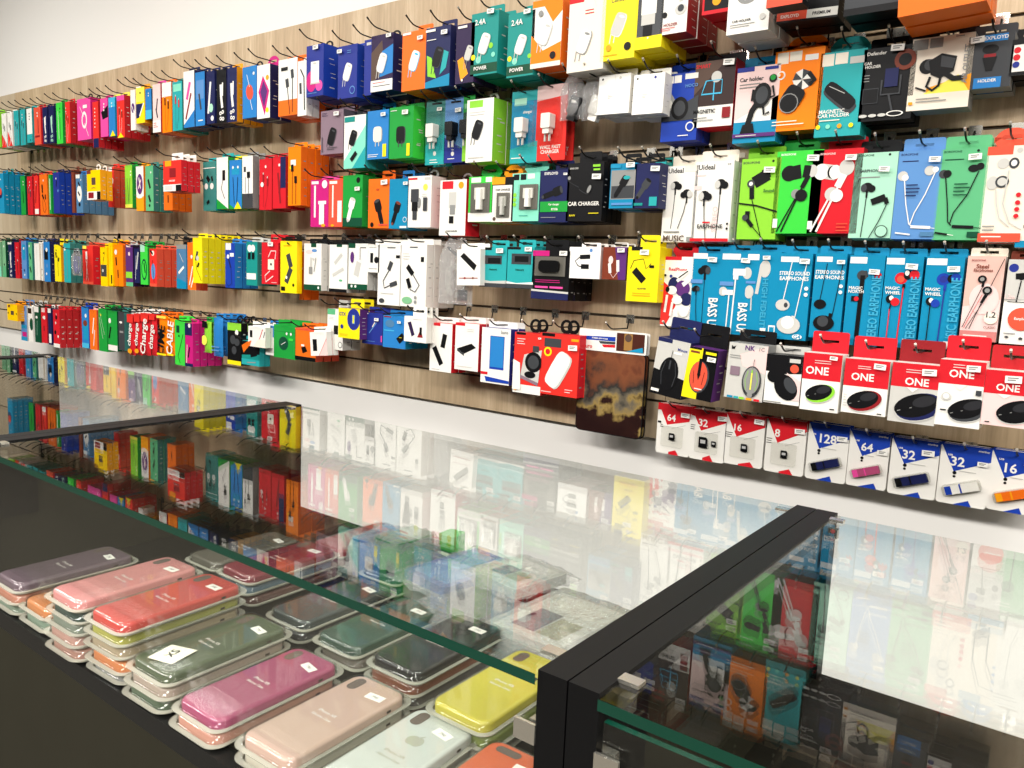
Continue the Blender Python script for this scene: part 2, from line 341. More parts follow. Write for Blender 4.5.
def make_pack(it):
    w, h, t = it['w'], it['h'], it['t']; kind = it['kind']; base, side = it['base'], it['side']
    root = empty(it['name'], it['loc'], (0, it['rot'], 0)); y0 = -t/2
    mb = MB()
    if kind in ('box', 'win'):
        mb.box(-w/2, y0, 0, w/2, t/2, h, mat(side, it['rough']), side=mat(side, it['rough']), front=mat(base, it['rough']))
        if t > .02 and it['deco']:
            for i in range(5):
                z0 = h*(.15+.13*i+.1*random.random()); hh = h*(.008+.014*random.random()); yy = random.uniform(-.25, .05)*t
                mb.poly([(w/2+.0003, yy, z0), (w/2+.0003, yy+t*.35, z0), (w/2+.0003, yy+t*.35, z0+hh), (w/2+.0003, yy, z0+hh)], it['deco'])
        a = Art(mb, w, h, y0)
    elif kind in ('clam', 'flash', 'sd'):
        y0 = t/2-.003; mb.extr(rrect(-w/2, 0, w/2, h, min(.006, w*.1), 4), 'y', y0, t/2, mat(base, .35))
        a = Art(mb, w, h, y0)
    elif kind == 'pouch':                          # a pillow of printed film
        nx, nz = 6, 10; vs = []; 
        for j in range(nz+1):
            for i in range(nx+1):
                u, v = i/nx, j/nz; b = (math.sin(PI*u)**.6)*(math.sin(PI*v)**.4 if 0 < v < 1 else 0)
                wob = .0015*noise.noise(Vector((u*6+it['loc'][0]*9, v*8, 1)))
                vs.append(((u-.5)*w*(1-.05*math.sin(PI*v)), -b*t/2-wob, v*h))
        N0 = len(vs); vs += [(x, -y, z) for x, y, z in vs]
        fs = [(j*(nx+1)+i, j*(nx+1)+i+1, (j+1)*(nx+1)+i+1, (j+1)*(nx+1)+i) for j in range(nz) for i in range(nx)]
        mb.faces(vs, fs+[tuple(N0+q for q in f[::-1]) for f in fs], mat(base, .25, 0, .5, .3), True)
        a = Art(mb, w, h, y0-.001)
    for s in it['art']:
        tk = s.split(); ARTS[tk[0]](a, *tk[1:])
    mb.build({'clam': 'backing_card', 'flash': 'backing_card', 'sd': 'backing_card', 'pouch': 'film_bag'}.get(kind, 'carton'), root)
    ys = y0-.00022*a.L
    if kind == 'clam':
        d = MB(); charger3d(d, 0, h*.5, it.get('ds', .8), mat(it['dev'], .3), y=-t/2+.004); d.build('wall_charger', root)
        b = MB(); x = w*.4; b.extr(rrect(-x, h*.18, x, h*.78, .006, 3), 'y', -t/2+.001, t/2-.0045, PLAST); b.build('blister', root)
    if kind == 'flash':
        d = MB(); L = w*.34; ca, sa = math.cos(.36), math.sin(.36); dm, cm = it['dev'].split('/')
        def bar(x0, x1, hw, y_0, y_1, m):
            P = [(x0, -hw), (x1, -hw), (x1, hw), (x0, hw)]
            d.extr([(x*ca-z*sa, h*.3+x*sa+z*ca) for x, z in P], 'y', y_0, y_1, m)
        bar(-L, L, w*.1, -.008, -.001, mat(dm, .3)); bar(-L*.98, -L*.6, w*.095, -.0085, -.0005, mat(cm, .3)); bar(-.1*L, 0, w*.102, -.0084, -.001, mat(cm, .3))
        d.build('flash_drive', root)
        b = MB(); b.extr([(x*ca-z*sa, h*.3+x*sa+z*ca) for x, z in rrect(-L*1.15, -w*.13, L*1.15, w*.13, .005, 3)], 'y', -.011, y0-.0015, PLAST); b.build('blister', root)
    if kind == 'sd':
        d = MB()
        for i, (x, s) in enumerate(it['cards']):
            z = h*.36; q = w*s*.8
            d.extr([(x*w-q/2, z-q*.6), (x*w+q/2, z-q*.6), (x*w+q/2, z+q*.35), (x*w+q*.3, z+q*.6), (x*w-q/2, z+q*.6)], 'y', -.004, -.001, mat('k', .3))
            d.poly([(x*w-q*.3, -.0042, z-q*.1), (x*w+q*.3, -.0042, z-q*.1), (x*w+q*.3, -.0042, z+q*.3), (x*w-q*.3, -.0042, z+q*.3)], 'c8c8c8')
        d.build('memory_card', root)
        b = MB(); b.extr(rrect(-w*.32, h*.16, w*.3, h*.56, .003, 3), 'y', -.0075, y0-.0015, PLAST); b.build('blister', root)
    if kind == 'win':
        x0, v0, x1, v1 = it['win']; b = MB()
        X = lambda u: (u-.5)*w
        b.box(X(x0), ys-.001, h*(1-v1), X(x1), ys-.0002, h*(1-v0), mat('6d6a63', .5)); b.build('window_recess', root)
        d = MB(); L = (v1-v0)*h; W = (x1-x0)*w; cx = X((x0+x1)/2); cz = h*(1-(v0+v1)/2)
        if L > W: d.tube([(cx, ys-.0035, cz-L*.4), (cx, ys-.0035, cz-L*.1), (cx, ys-.0035, cz+L*.3)], W*.16, mat(it['dev'], .3), 10); d.box(cx-W*.26, ys-.005, cz-L*.05, cx+W*.26, ys-.001, cz+L*.35, mat(it['dev'], .3))
        else: d.extr([(cx+p[0], cz+p[1]) for p in rrect(-W*.33, -L*.3, W*.33, L*.3, L*.22, 4)], 'y', ys-.008, ys-.0012, mat(it['dev'], .3))
        d.build('packed_device', root)
        g = MB(); g.box(X(x0), ys-.0096, h*(1-v1), X(x1), ys-.0088, h*(1-v0), PLAST); g.build('clear_window', root)
    if it['tab'] != '-':
        hang_tab(w, .0012, it['th'], mat(it['tabc'], .45), it['tab'], root, h, t/2-.001)
    if it['stk']:
        u, v, s = it['stk']; sticker(root, w, h, ys, u, v, s, random.uniform(-.06, .06))
    return root
def copy_tree(o, parent=None):
    c = o.copy(); COL.objects.link(c)
    if parent: c.parent = parent
    for ch in o.children: copy_tree(ch, c)
    return c

def make_hook(x, z, length, tip='dg', slot=None):
    root = empty('slatwall_hook', (x, 0, z))
    zs = (slot if slot is not None else z)-z
    p = MB(); p.box(-.011, -.0035, zs-.016, .011, -.001, zs+.006, CHROME); p.box(-.012, -.001, zs-.004, .012, .012, zs+.004, CHROME)
    p.build('back_plate', root)
    a = MB(); L = length
    a.tube([(0, -.003, zs-.006), (0, -.009, zs-.006), (0, -.016, 0), (0, -L+.034, 0), (0, -L+.024, .0015), (0, -L+.012, .007), (0, -L, .015)], .0019, mat('2a2826', .3, .3), 7); a.build('arm', root)
    c = MB(); c.tube([(0, -L+.0015, .0138), (0, -L-.0035, .0175)], .0025, mat('c4beb2' if tip == 'l' else '35322e', .3, .5 if tip == 'l' else 0), 7); c.build('tip_cap', root)
    return root

def A_body(a, k='w'):
    if k == 'w': body(a, 'g', .52, .5, .5, .4, 1.571); body(a, 'ps', .48, .49, .5, .4, 1.571); a.l('lg', .05, [(.4, .62), (.4, .74)]); a.l('lg', .05, [(.56, .62), (.56, .74)])
    if k == 'k': body(a, 'dg', .5, .55, .52, .38, 1.571); body(a, 'k', .47, .54, .5, .36, 1.571); a.l('dg', .05, [(.4, .66), (.4, .78)]); a.l('dg', .05, [(.55, .66), (.55, .78)])
    if k == 'lg': a.p('m', [(.35, .42), (.98, .3), (.9, .85), (.25, .75)]); a.p('lg', [(.38, .36), (1, .26), (.92, .8), (.28, .7)])
    if k == 'k2':                                   # striped clip above a round magnet
        for i in range(8):
            q = i*PI/4; a.p('w' if i % 2 else 'dg', [(.6, .38), (.6+.2*math.cos(q), .38+.13*math.sin(q)), (.6+.2*math.cos(q+.78), .38+.13*math.sin(q+.78))])
        a.l('k', .09, [(.72, .3), (.85, .4), (.75, .45)]); body(a, 'k', .42, .6, .5, .42, 1.0); a.e(.36, .66, .2, 'g', 1); a.e(.36, .66, .18, 'k', 1)
    if k == 'hold': body(a, 'dg', .5, .56, .85, .3, -.7); body(a, 'k', .5, .52, .8, .3, -.7); a.l('lg', .02, [(.25, .4), (.6, .5)])
    if k == 'vent':
        a.e(.28, .4, .13, 'k', 1); a.e(.33, .38, .1, 'dg', 1); a.p('k', [(.3, .33), (.5, .24), (.75, .3), (.72, .5), (.5, .58), (.35, .52)])
        a.p('dg', [(.5, .27), (.73, .33), (.7, .46), (.5, .42)]); a.l('k', .09, [(.55, .5), (.72, .6), (.88, .6)]); a.l('k', .06, [(.35, .55), (.3, .68), (.4, .74), (.5, .68), (.52, .55)]); a.l('k', .04, [(.12, .68), (.3, .74)])
ARTS['body'] = A_body

# ------------------------------------------------------------------ the room
FLOOR = MB(); FLOOR.box(-6.2, -5.2, -.05, 4.4, .12, 0, FLOORM); structure(FLOOR.build('floor'))
WB = MB(); WB.box(-6.2, .0165, 0, 4.4, .12, 3.0, WALLM); structure(WB.build('wall_back'))
CE = MB(); CE.box(-6.2, -5.2, 2.9, 4.4, .0165, 2.95, WALLM); structure(CE.build('ceiling'))
WF = MB(); WF.box(-6.2, -5.3, 0, 4.4, -5.2, 2.9, plaster('graphite_wall', '24221e', '2c2a25')); structure(WF.build('wall_front'))
WL = MB(); WL.box(-6.3, -5.2, 0, -6.2, .0165, 2.9, plaster('graphite_wall_left', '3b3832', '44413a')); structure(WL.build('wall_left'))
SLOTS = [1.77, 1.57, 1.362, 1.166, 1.062, .964]
ZTOP, ZBOT = 2.058, .87
def slat_panel(x0, x1, label, dy=0, col=None, cut=False):
    mb = MB(); W = col or WOOD; g = .007
    edges = [ZBOT]+sorted(SLOTS)+[ZTOP]
    mb.box(x0, .004, ZBOT, x1, .012, ZTOP, mat('4a4238', .7))
    for a, b in zip(edges[:-1], edges[1:]):
        lo = a+(g/2 if a != ZBOT else 0); hi = b-(g/2 if b != ZTOP else 0)
        mb.box(x0+.0008, -.003+dy, lo, x1-.0008, .004, hi, W)
    o = mb.build('trim_%d' % (1+len([q for q in bpy.data.objects if q.name.startswith('trim_')]))); o['label'] = label; return structure(o)
PALEW = WOOD.copy(); PALEW.node_tree.nodes['Color Ramp'].color_ramp.elements[0].color = lin('b9a78c')
PALEW.node_tree.nodes['Color Ramp'].color_ramp.elements[1].color = lin('c9b799'); PALEW.node_tree.nodes['Color Ramp'].color_ramp.elements[2].color = lin('dccdb2')
slat_panel(-5.9, -4.5, 'pale end slatwall panel beyond the last cable boxes', .0, PALEW)
slat_panel(-4.5, -3.29, 'oak slatwall panel behind the red and blue cable boxes')
slat_panel(-3.29, -2.07, 'oak slatwall panel behind the tall orange cable box')
slat_panel(-2.07, -.85, 'oak slatwall panel behind the car charger boxes')
slat_panel(-.85, .37, 'oak slatwall panel behind the blue earphone boxes')
slat_panel(.37, 1.6, 'oak slatwall panel past the memory card packs')

# ------------------------------------------------------------------ the hanging stock
TILE = dict(a=(0, 70, .09766), b=(80, 60, .09766), A=(0, 40, .17578), B=(160, 0, .17578), C=(300, 0, .17578), D=(460, 0, .19531), E=(640, 0, .19531),
    F=(824, 0, .19531), g=(0, 160, .09766), h=(80, 150, .09766), H=(160, 120, .17578), I=(300, 80, .17578), J=(460, 80, .19531), K=(640, 130, .19531),
    L=(824, 120, .19531), c=(0, 230, .09766), d=(80, 230, .09766), e=(160, 215, .13672), N=(160, 220, .17578), O=(300, 200, .19531), P=(440, 200, .19531),
    Q=(620, 230, .19531), R=(824, 230, .19531), S=(420, 300, .23438), T=(640, 380, .19531), U=(824, 370, .19531), V=(640, 320, .15625),
    x=(0, 290, .10742), y2=(90, 295, .10742), z=(180, 300, .11719), v=(280, 290, .15625))
NAMES = {'top row': ('cable_box', 'cable box'), 'second row': ('cable_box', 'cable box'), 'third row': ('cable_box', 'cable box'), 'bottom row': ('accessory_pack', 'accessory pack'),
    'charger row': ('charger_box', 'charger box'), 'second charger row': ('charger_pack', 'charger pack'), 'car charger row': ('car_charger_box', 'charger box'),
    'adapter row': ('adapter_box', 'adapter box'), 'power bank row': ('power_bank_box', 'power bank box'), 'phone holder row': ('phone_holder_box', 'phone holder box'),
    'tall earphone row': ('earphone_box', 'earphone box'), 'blue earphone row': ('earphone_box', 'earphone box'), 'mouse row': ('mouse_box', 'mouse box'), 'memory card row': ('memory_card_pack', 'memory card pack')}
TABLE = r'''
#top row|cable boxes in the top row|.15|.024|4|box
a:-60,440,10,790|lm||cab o|lime cable box
a:14,450,72,790|w||cab k;poly R 0 .6 1 .9 1 1 0 1;line w .05 .1 .95 .5 .7 .9 .95|white and red cable box
a:75,440,133,775|w||cab k;poly R 0 .55 .6 .8 1 1 0 1;line w .08 .3 1 .8 .7|white cable box with red swirl
a:137,420,200,770|T/st||cab r dg|blue-green cable box
a:202,410,266,765|T/st||cab dr dg .5;dots w 2|teal cable box with red tips
a:270,400,335,740|w/T||dots k 3;foot T .75;line k .1 .6 .9 .7 .95|white cable box with teal foot
a:345,390,425,760|co/r||dots w 2;rect dr .1 .75 .8 .8;line dr .08 .6 .3 .6 .7|red cable box with white dots
a:432,385,492,750|n||stick w n|navy box with white cable
a:496,375,560,745|n||stick pm n|navy box with pale cable
a:572,340,648,750|G/gr|tab=f|dots k 2 .6;line k .05 .6 .35 .6 .9;line w .06 .3 .2 .4 .9|bright green cable box
a:665,330,725,745|R/rd|tabc=r|cab w br .4;dots w 2 .2|scarlet cable box
a:787,305,935,705|p/P|n=2,tab=ring,tabc=k,t=.03|oval w w;rect w .45 .16 .75 .24|pink box with white oval cable
a:945,330,1015,790|R/rd|tabc=r|dots w 6 .4;rect n .1 .8 1 1|red box with dotted window
b:205,400,290,780|p/P||poly k .1 .35 1 .2 1 .5 .3 .55;dots w 3 .5|pink cable box with black corner
b:290,390,365,775|sb/c|tabc=ly,tab=f|head cy .25;dots w 2 .5;poly y .2 1 .6 .85 1 1|sky blue cable box
b:375,370,460,790|R/rd|tabc=ly,tab=f|head p .12;cab w br;poly y .1 1 .5 .88 .9 1|red cable box with pink head
b:515,310,570,715|w|n=2|ell pu .5 .45 .35 1.5;line w .1 .3 .4 .8 .6|pale box with purple disc
b:572,290,665,640|y/a|n=3,tab=f|rect ly 0 0 1 .4;poly n 0 .45 .9 .45 .3 .85 0 .85;line w .12 .9 .45 .4 .8;dots k 1|yellow cable box with black slash
b:668,300,735,600|sb/k|n=3,tabc=ly,tab=f|dots w 2;foot cy .7|dark blue cable box
b:742,255,830,735|lp/rd|tabc=p|line dg .14 .6 .3 .45 .55;line dg .14 .4 .5 .6 .7;foot w .75;lines r .1 .8 .6|pale pink box with charcoal cable
b:838,240,940,735|O/o|tabc=o|head w .28;cab k k|orange box with two black plugs
b:945,230,1050,715|T/st|tabc=st|rect mt .1 .05 .9 .2;cab dg r|sea green box with red plugs
B:133,410,197,720|w/n|n=3|poly sb 0 .95 1 .7 1 1 0 1;line p .2 .6 .2 .3 .5;line dr .12 .2 .85 .7 .4|white box with wine-red plug
B:200,415,256,712|sb/n|n=3|rect lb .1 .15 .9 .5;line dg .16 .4 .4 .6 .7;line w .07 .3 .9 .8 .9|mid blue cable box
B:264,410,312,700|n|n=3|line w .2 .5 .2 .35 .5 .2 .8;ell pm .55 .7 .25 1.2;ell w .7 .9 .18|navy box with white lead
B:322,400,378,695|k/n|n=4|stick w k|black box with white lead
B:383,390,438,690|n/a|n=4,tabc=a|stick w n|midnight box with white lead
B:470,385,550,665|sb/B|n=2,t=.04,tab=ring,tabc=k|ell co .5 .5 .25 1.3 .3;line w .04 .3 .15 .5 .4;line w .04 .55 .65 .7 .85;dots w 1 .8|bright blue box with coral power disc
B:553,375,625,668|w/n|n=2,t=.04,tabc=P,tab=round|poly P .1 .5 .45 .2 .95 .5 .6 .95;poly pu .25 .5 .5 .3 .8 .5 .55 .8;ell a .8 .25 .12;ell y .8 .85 .12|white box with magenta diamond
B:675,345,780,650|w/o|n=3,t=.035,tabc=o,tab=f,rough=.3|foot o .72;line k .05 .45 .4 .62 .98;line k .05 .75 .3 .75 .95;line dg .16 .45 .35 .5 .5;line dg .14 .72 .2 .76 .35;rect k .15 .14 .5 .2|white and orange box with black plugs
B:785,350,832,655|w|n=2|line k .12 .3 .15 .7 .3 .8 .9;line dg .25 .3 .4 .35 .6|slim white box with black cord
#charger row|wall charger boxes in the upper row|.17|.05|3|box
C:38,265,132,540|nb/B|tab=ring,tabc=k,t=.055,stk=.6/.06/.3|ell P .3 .7 .3 1.3;ell p .75 .8 .2;rect w .27 .32 .75 .75;rect lg .25 .73 .8 .76;ell lg .5 .36 .1 .4;lines lb .1 .93 .8 1|blue charger box with pink splash
C:218,268,322,550|nb/B|t=.05,n=3,stk=.15/.1/.25|chg w lg .5 .5 1;ell lb .78 .86 .14;ell nb .78 .86 .11;lines lb .5 .1 .3 2|blue charger box with grey plug
C:368,230,404,540|nb/n|t=.05,n=2|rect lg .3 .05 .9 .1|narrow blue charger box, mostly hidden
C:408,208,525,508|dp/n|tab=ring,tabc=k,t=.055,n=3,stk=.85/.05/.22|poly bn 0 .3 .5 .1 .6 .6 0 .9;poly sb .5 .3 1 .2 1 .7 .4 .75;foot w .8;lines r .1 .84 .6 1;lines dg .1 .9 .8 1;chg w lg .5 .5 1|dark charger box with white foot
C:585,190,710,503|co/o|tab=n,tabc=o,t=.045,n=3,rough=.35,stk=.8/.14/.22|rect o 0 0 1 1;chg w cy .52 .5 1;logo w .2 .03 .35|orange charger box
C:720,165,848,485|n/n|tab=n,tabc=n,t=.045,n=3,stk=.8/.12/.25|poly c 0 .9 1 .8 1 1 0 1;poly lm .05 .45 .25 .5 .45 .85 .1 .8;poly T .75 .4 .95 .45 .85 .7 .6 .8;chg k dg .5 .5 1;logo w .2 .05 .4;lines w .05 .2 .5 1|navy charger box with black plug
C:892,145,985,465|dp|tab=n,tabc=n,t=.045,n=2|poly a .1 .6 .4 .55 .7 .85 .3 .95;chg lg g .7 .5 1;logo w .35 .05 .5;ell w .4 .95 .05|purple charger box with yellow stripes
D:62,75,188,372|t/t|tab=n,tabc=t,t=.045,n=3,stk=.75/.02/.25|rect dk .0 .82 1 .97;ell y .1 .7 .08;ell mt .3 .75 .1;ell lm .75 .55 .08;ell mt .85 .7 .07;chg w lg .5 .5 .95;txt 2.4A .35 .15 .09 w;txt POWER .4 .89 .06 w|teal charger box reading 2.4A
D:250,75,372,382|t/t|tab=n,tabc=t,t=.045,n=3,stk=.75/.02/.25|rect dk .0 .82 1 .97;ell y .1 .7 .08;ell mt .3 .75 .1;ell lm .85 .7 .07;chg w lg .5 .5 .95;txt 2.4A .35 .15 .09 w;txt POWER .4 .89 .06 w|second teal charger box
D:375,10,512,332|w/o|t=.05,n=3,tab=f,tabc=o|poly O 0 .1 .4 .1 .7 .35 1 .2 1 0 0 0;foot O .85;poly O 0 .5 .4 .75 1 .65 1 1 0 1;foot ps .93;chg w lg .45 .5 1;ell k .75 .84 .1;ell g .3 .2 .08|white and orange charger box
D:565,-20,730,350|ps/lg|t=.06,n=2,rough=.35|rect r 0 0 .4 .11;line lg .01 .6 .0 .75 .2;lines r .45 .22 .3 2;chg w g .45 .62 .9|cream charger box with red tag
D:735,-40,890,292|y/y|t=.05,n=3,rough=.35|txt Comfort .5 .15 .06 dg;chg lg w .5 .5 .95;ell k .8 .83 .1;ell a .25 .82 .08;lines a .1 .92 .6 1|yellow charger box with white plug
E:-12,-60,108,238|dg/y|t=.04,n=4,rough=.3|foot y .8;rect y 0 0 .07 1;rect w .2 .1 .75 .45;rect lg .22 .45 .72 .62;rect k .3 .62 .62 .8;ell w .5 .83 .03|clear-windowed box with yellow edge
E:118,-80,236,160|w/dr|t=.05,n=3,rough=.35|ell g .55 .1 .3;ell k .55 .1 .2;line lg .14 .65 .2 .75 .4;ell lg .75 .55 .22 .8;ell dg .75 .53 .12;ell k .15 .62 .1;txt HOLDER .4 .82 .06 dr;lines r .05 .88 .6 2|white holder box with maroon side
E:328,-80,462,55|k/r|t=.05,n=4|rect r 0 .88 1 1;rect r 0 0 .07 1;ell a .5 .6 .15;ell y .5 .5 .08|black box with red border
E:462,-100,655,150|w/lg|t=.06,n=3,d=.19,rough=.35|ell g .45 .32 .25 .8;ell w .45 .3 .17 .8;ell k .45 .3 .1 .7;txt CAR_HOLDER .35 .77 .045 k;lines g .08 .83 .6 2;ell lg .85 .75 .07|white car holder box, large
E:655,-80,830,12|co/k|t=.04,n=1,d=.24|lines w .1 .3 .5 2|scarlet flat box at the ceiling end
E:712,-60,1010,78|k/k|t=.05,n=3,d=.16,rot=2|rect co 0 .72 .5 .95;rect lg .5 .72 1 .95;txt EXPLOYD .22 .84 .09 w;txt PREMIUM .74 .84 .09 k|black EXPLOYD PREMIUM box
F:115,-90,385,42|dg/k|t=.05,n=2,d=.18|rect k 0 .8 1 1;lines g .1 .3 .4 3|charcoal flat box
F:395,-90,832,12|o/o|t=.06,n=2,d=.22,rot=-3|poly o 0 0 1 0 1 1 0 1;lines co .1 .3 .4 2|wide orange box
#second row|cable boxes in the second row|.15|.024|4|box
g:-20,140,48,545|C/c|t=.022,n=4|ell n .3 .5 .4 1;ell co .3 .45 .3;dots w 1|turquoise box with red disc
g:60,120,100,500|t/t|n=1,d=.12|dots w 4|slim teal box
g:205,165,268,560|gr/dk||dots w 2 .6;line k .1 .5 .4 .6 .7|green cable box with white dots
g:275,170,340,562|r/rd|tabc=r|dots lp 2;cab dg dg;|red cable box beside the green
g:345,165,400,560|R/r|tabc=r|dots w 2;line k .12 .6 .2 .3 .7;rect w .1 .85 1 .98|red box with white corner label
g:403,150,492,560|o/o|tabc=co|dots lp 1;line k .16 .3 .5 .5 .6;loop k k|orange box with black cable
g:494,150,532,550|gr|n=2|line w .2 .5 .1 .4 .9|narrow green and white box
g:540,130,615,545|nb/B|n=4,tabc=n|dots w 1 .5;line k .1 .6 .2 .5 .35;ell lb .8 .45 .1;foot nb .9|royal blue cable box
g:728,100,768,540|br|n=3|dots co 3|rust-brown cable box
g:775,150,852,540|bg/bg|n=6,tab=f,tabc=sb|rect w 0 0 .6 .1;ell w .5 .5 .38 1.6;line k .16 .35 .2 .6 .3;line k .14 .3 .45 .6 .55;dots w 1 .8;ell k .5 .78 .14|grey-blue box with white oval
h:68,212,212,505|Y/a|n=2,t=.022,d=.24,tab=ring,tabc=w,rough=.35|rect bn .35 .25 .65 .5;rect br 0 0 .3 .12;foot w .72;rect dr .1 .75 .5 .95;rect k .75 .73 1 1;txt LIGHTNING .5 .6 .04 bn|small yellow box
h:283,180,355,582|R/co|n=3,tabc=R|rect w .1 0 .7 .1;ell w .6 .35 .3 1;line k .12 .5 .45 .7 .62;dots w 2 .5|orange-red cable box
h:458,160,540,590|lm/gr|n=3,tab=f|dots w 2 .8;line dg .05 .3 .3 .5 .9;line dg .05 .7 .3 .5 .9;foot ly .92|lime box with grey cable
h:572,170,655,622|w/O|n=3,tab=f,tabc=a|foot a .68;ell w .45 .68 .4 .3;ell pu .5 .4 .4 1.8;line w .1 .4 .25 .6 .5;line lp .1 .7 .3 .3 .5|white and amber box with purple coil
h:668,165,755,622|gg/st|n=3,tab=f|dots w 1 .7;line k .2 .35 .3 .6 .5;line k .2 .4 .65 .6 .8;ell k .5 .88 .1|sage green cable box
H:20,300,72,512|o/o|n=3|line k .12 .5 .6 .5 .8|orange box below the red cube
H:18,235,122,402|R/r|n=3,t=.022,d=.24,tab=n,tabc=w,rough=.35|rect a .1 -.0 .45 .18;rect dr .35 .25 .7 .55;foot w .78;rect k .7 .8 1 1;rect lp .1 .82 .5 .95;txt ANDROID .5 .66 .06 w|red cube-shaped adapter box
H:245,240,318,515|st/T|n=3,tabc=T|line k .2 .3 .3 .5 .4;ell w .25 .5 .14;ell w .7 .5 .14;line k .15 .3 .85 .5 .8;line k .12 .7 .3 .75 .4;line w .05 0 .13 1 .13|sea green cable box with two plugs
H:322,215,388,505|w/gr|n=3,tabc=T|rect k .5 .25 .75 .45;line k .06 .6 .4 .4 .6 .7 .8;poly gr 0 .8 1 1 0 1|white box with green corner
H:395,230,465,505|sb/gr|n=3,tab=f,tabc=y|rect C .2 .15 .8 .3;dots w 1 .3;dots w 1 .7;line k .05 .3 .35 .4 .9;line k .05 .7 .35 .6 .9;poly gr 0 .9 .5 1 0 1;poly y .4 1 .7 .85 1 1|blue box with small yellow corner
H:468,208,528,500|w/g|n=3,tab=f,tabc=g|foot dg .72;rect k .45 .3 .75 .42;rect dg .15 .2 .35 .3;line k .05 .3 .4 .3 .7;line k .05 .6 .4 .6 .8|white and charcoal box
H:566,225,636,510|r/rd|n=3,tab=f|dots w 1 .5;cab dr dr;ell w .25 .5 .12|crimson cable box
H:642,215,715,502|r/rd|n=3,tab=f|dots w 1 .5;line dr .12 .4 .3 .6 .9;line dr .12 .7 .3 .5 .7;rect n .6 .0 1 .6|crimson box with navy patch
H:730,155,800,485|O/o|n=5,t=.026,tabc=O,tab=f|rect w .2 .22 .6 .32;ell y .2 .35 .08;line k .05 .35 .38 .35 .98;line k .05 .62 .55 .62 .98;line k .2 .33 .3 .35 .42;line k .2 .6 .5 .62 .62|tall orange cable box
#second charger row|charger packs in the second row|.14|.045|2|box
I:120,180,245,415|m/m|n=2,stk=.75/.1/.22|lines dp .05 .05 .3 3 .03;chg k dg .5 .6 .85;line dg .04 .08 .6 .08 .95;lines dg .3 .85 .5 2|mauve charger box with black plug
I:253,208,370,498|w/T|n=3,tab=round,tabc=dg|poly mt 1 .2 1 1 0 1 0 .85;poly T 1 .6 1 1 .4 1;rect t .02 .02 .5 .12;chg k dg .42 .42 .8;line k .14 .35 .85 .6 .7|white box with mint diagonal and black plug
I:386,180,500,445|sb/c|tab=n,tabc=c,stk=.8/.1/.22,n=3|body w;lines w .05 .9 .5 2;rect y .75 .7 .92 .96|blue charger box with cream plug
I:512,160,640,440|gr/G|tab=f,tabc=gr,stk=.7/.12/.25,n=3|body k;rect y .75 .72 .88 .96;lines w .05 .06 .4 1|green charger box with black plug
I:680,105,778,470|st|n=2,kind=clam,t=.032,dev=w,stk=.75/.16/.25,tab=-|rect k .3 .05 .8 .08;poly T 0 .7 1 .5 1 1 0 1;ell w .5 .83 .08;lines w .25 .92 .5 2|teal card with white charger
I:787,95,888,458|lb|n=2,kind=clam,t=.032,dev=k,stk=.72/.2/.3,tab=-|rect k .3 .05 .8 .08;poly nb 0 .6 1 .8 1 1 0 1;ell w .45 .86 .08;lines w .2 .93 .5 1|violet-blue card with black charger
I:895,80,948,450|dk|n=1,kind=clam,t=.03,dev=k,tab=-|foot lm .6;rect gr 0 0 1 .25;rect sg .1 .12 .9 .2|green card with black charger, half hidden
J:38,105,162,415|w/lm|n=3,t=.055,tab=ring,tabc=lg,rough=.35|rect lm .1 .02 .6 .13;lines lg .1 .2 .6 2;chg k dg .42 .48 .9;lines lg .1 .92 .7 1|white charger box with lime side
J:232,50,355,412|c|n=2,kind=clam,t=.034,dev=w,tab=-|rect k .3 .04 .75 .07;rect T 0 0 1 .14;rect pm .1 .1 .55 .2;txt charger .6 .3 .05 w;poly T 0 .8 1 .7 1 1 0 1;lines w .05 .92 .5 1|petrol blue card with white charger
J:363,20,500,398|r|n=2,kind=clam,t=.034,dev=w,tab=-|rect k .3 .04 .75 .07;rect lp .1 .1 .65 .3;head lp .2;poly R 0 .2 1 .15 1 1 0 1;txt WALL_FAST .5 .82 .05 w;txt CHARGER .5 .88 .05 w|red card with white charger
J:500,-30,610,190|BAG|kind=bag,n=1,dev=k,t=.04|x|clear bag with black adapter
J:612,-30,720,190|BAG|kind=bag,n=1,dev=w,t=.04|x|clear bag with white adapter
D:712,392,862,575|W/w|n=3,t=.03,rough=.35,rot=1|ell k .12 .1 .03;ell lg .68 .1 .04;lines lg .3 .5 .2 3;line lg .012 .45 .3 .45 .4;line lg .012 .55 .3 .55 .4;line lg .01 .5 0 .75 1|small white adapter box
D:890,388,1035,575|W/w|n=3,t=.03,rough=.35,rot=1|ell k .12 .1 .03;ell nb .7 .1 .04;lines lg .3 .5 .2 3;line lg .012 .45 .3 .45 .4;line lg .012 .6 .3 .6 .4;line lg .01 .6 0 .85 1|small white adapter box with violet mark
#car charger row|car charger boxes|.13|.045|2|box
I:62,570,158,835|P/p|n=3,tab=f,tabc=p|rect w .05 .03 .45 .09;line w .1 .25 .12 .25 .8;ell w .8 .1 .15;rect w .45 .45 .9 .52;line w .28 .65 .5 .65 .95;ell a .75 .97 .12 .5|magenta car charger box
I:165,568,240,835|co/o|n=2,tab=f,tabc=o|rect w .05 .03 .6 .09;line w .1 .3 .12 .3 .8;line w .3 .8 .45 .8 .9;ell a .3 .97 .12 .5|coral car charger box
I:246,545,352,833|gr/gr|n=3,t=.05,stk=.8/.27/.25|ell k .78 .1 .1;foot dk .83;car w lg .45 .6 .95|green car charger box with white plug
I:392,565,505,842|o/o|n=3,tab=n,tabc=o,t=.04,stk=.8/.08/.3|txt car .45 .22 .04 dr;car k dg .5 .6 1 1.9;ell k .2 .93 .08;rect co .5 .92 .95 .95|orange car charger box
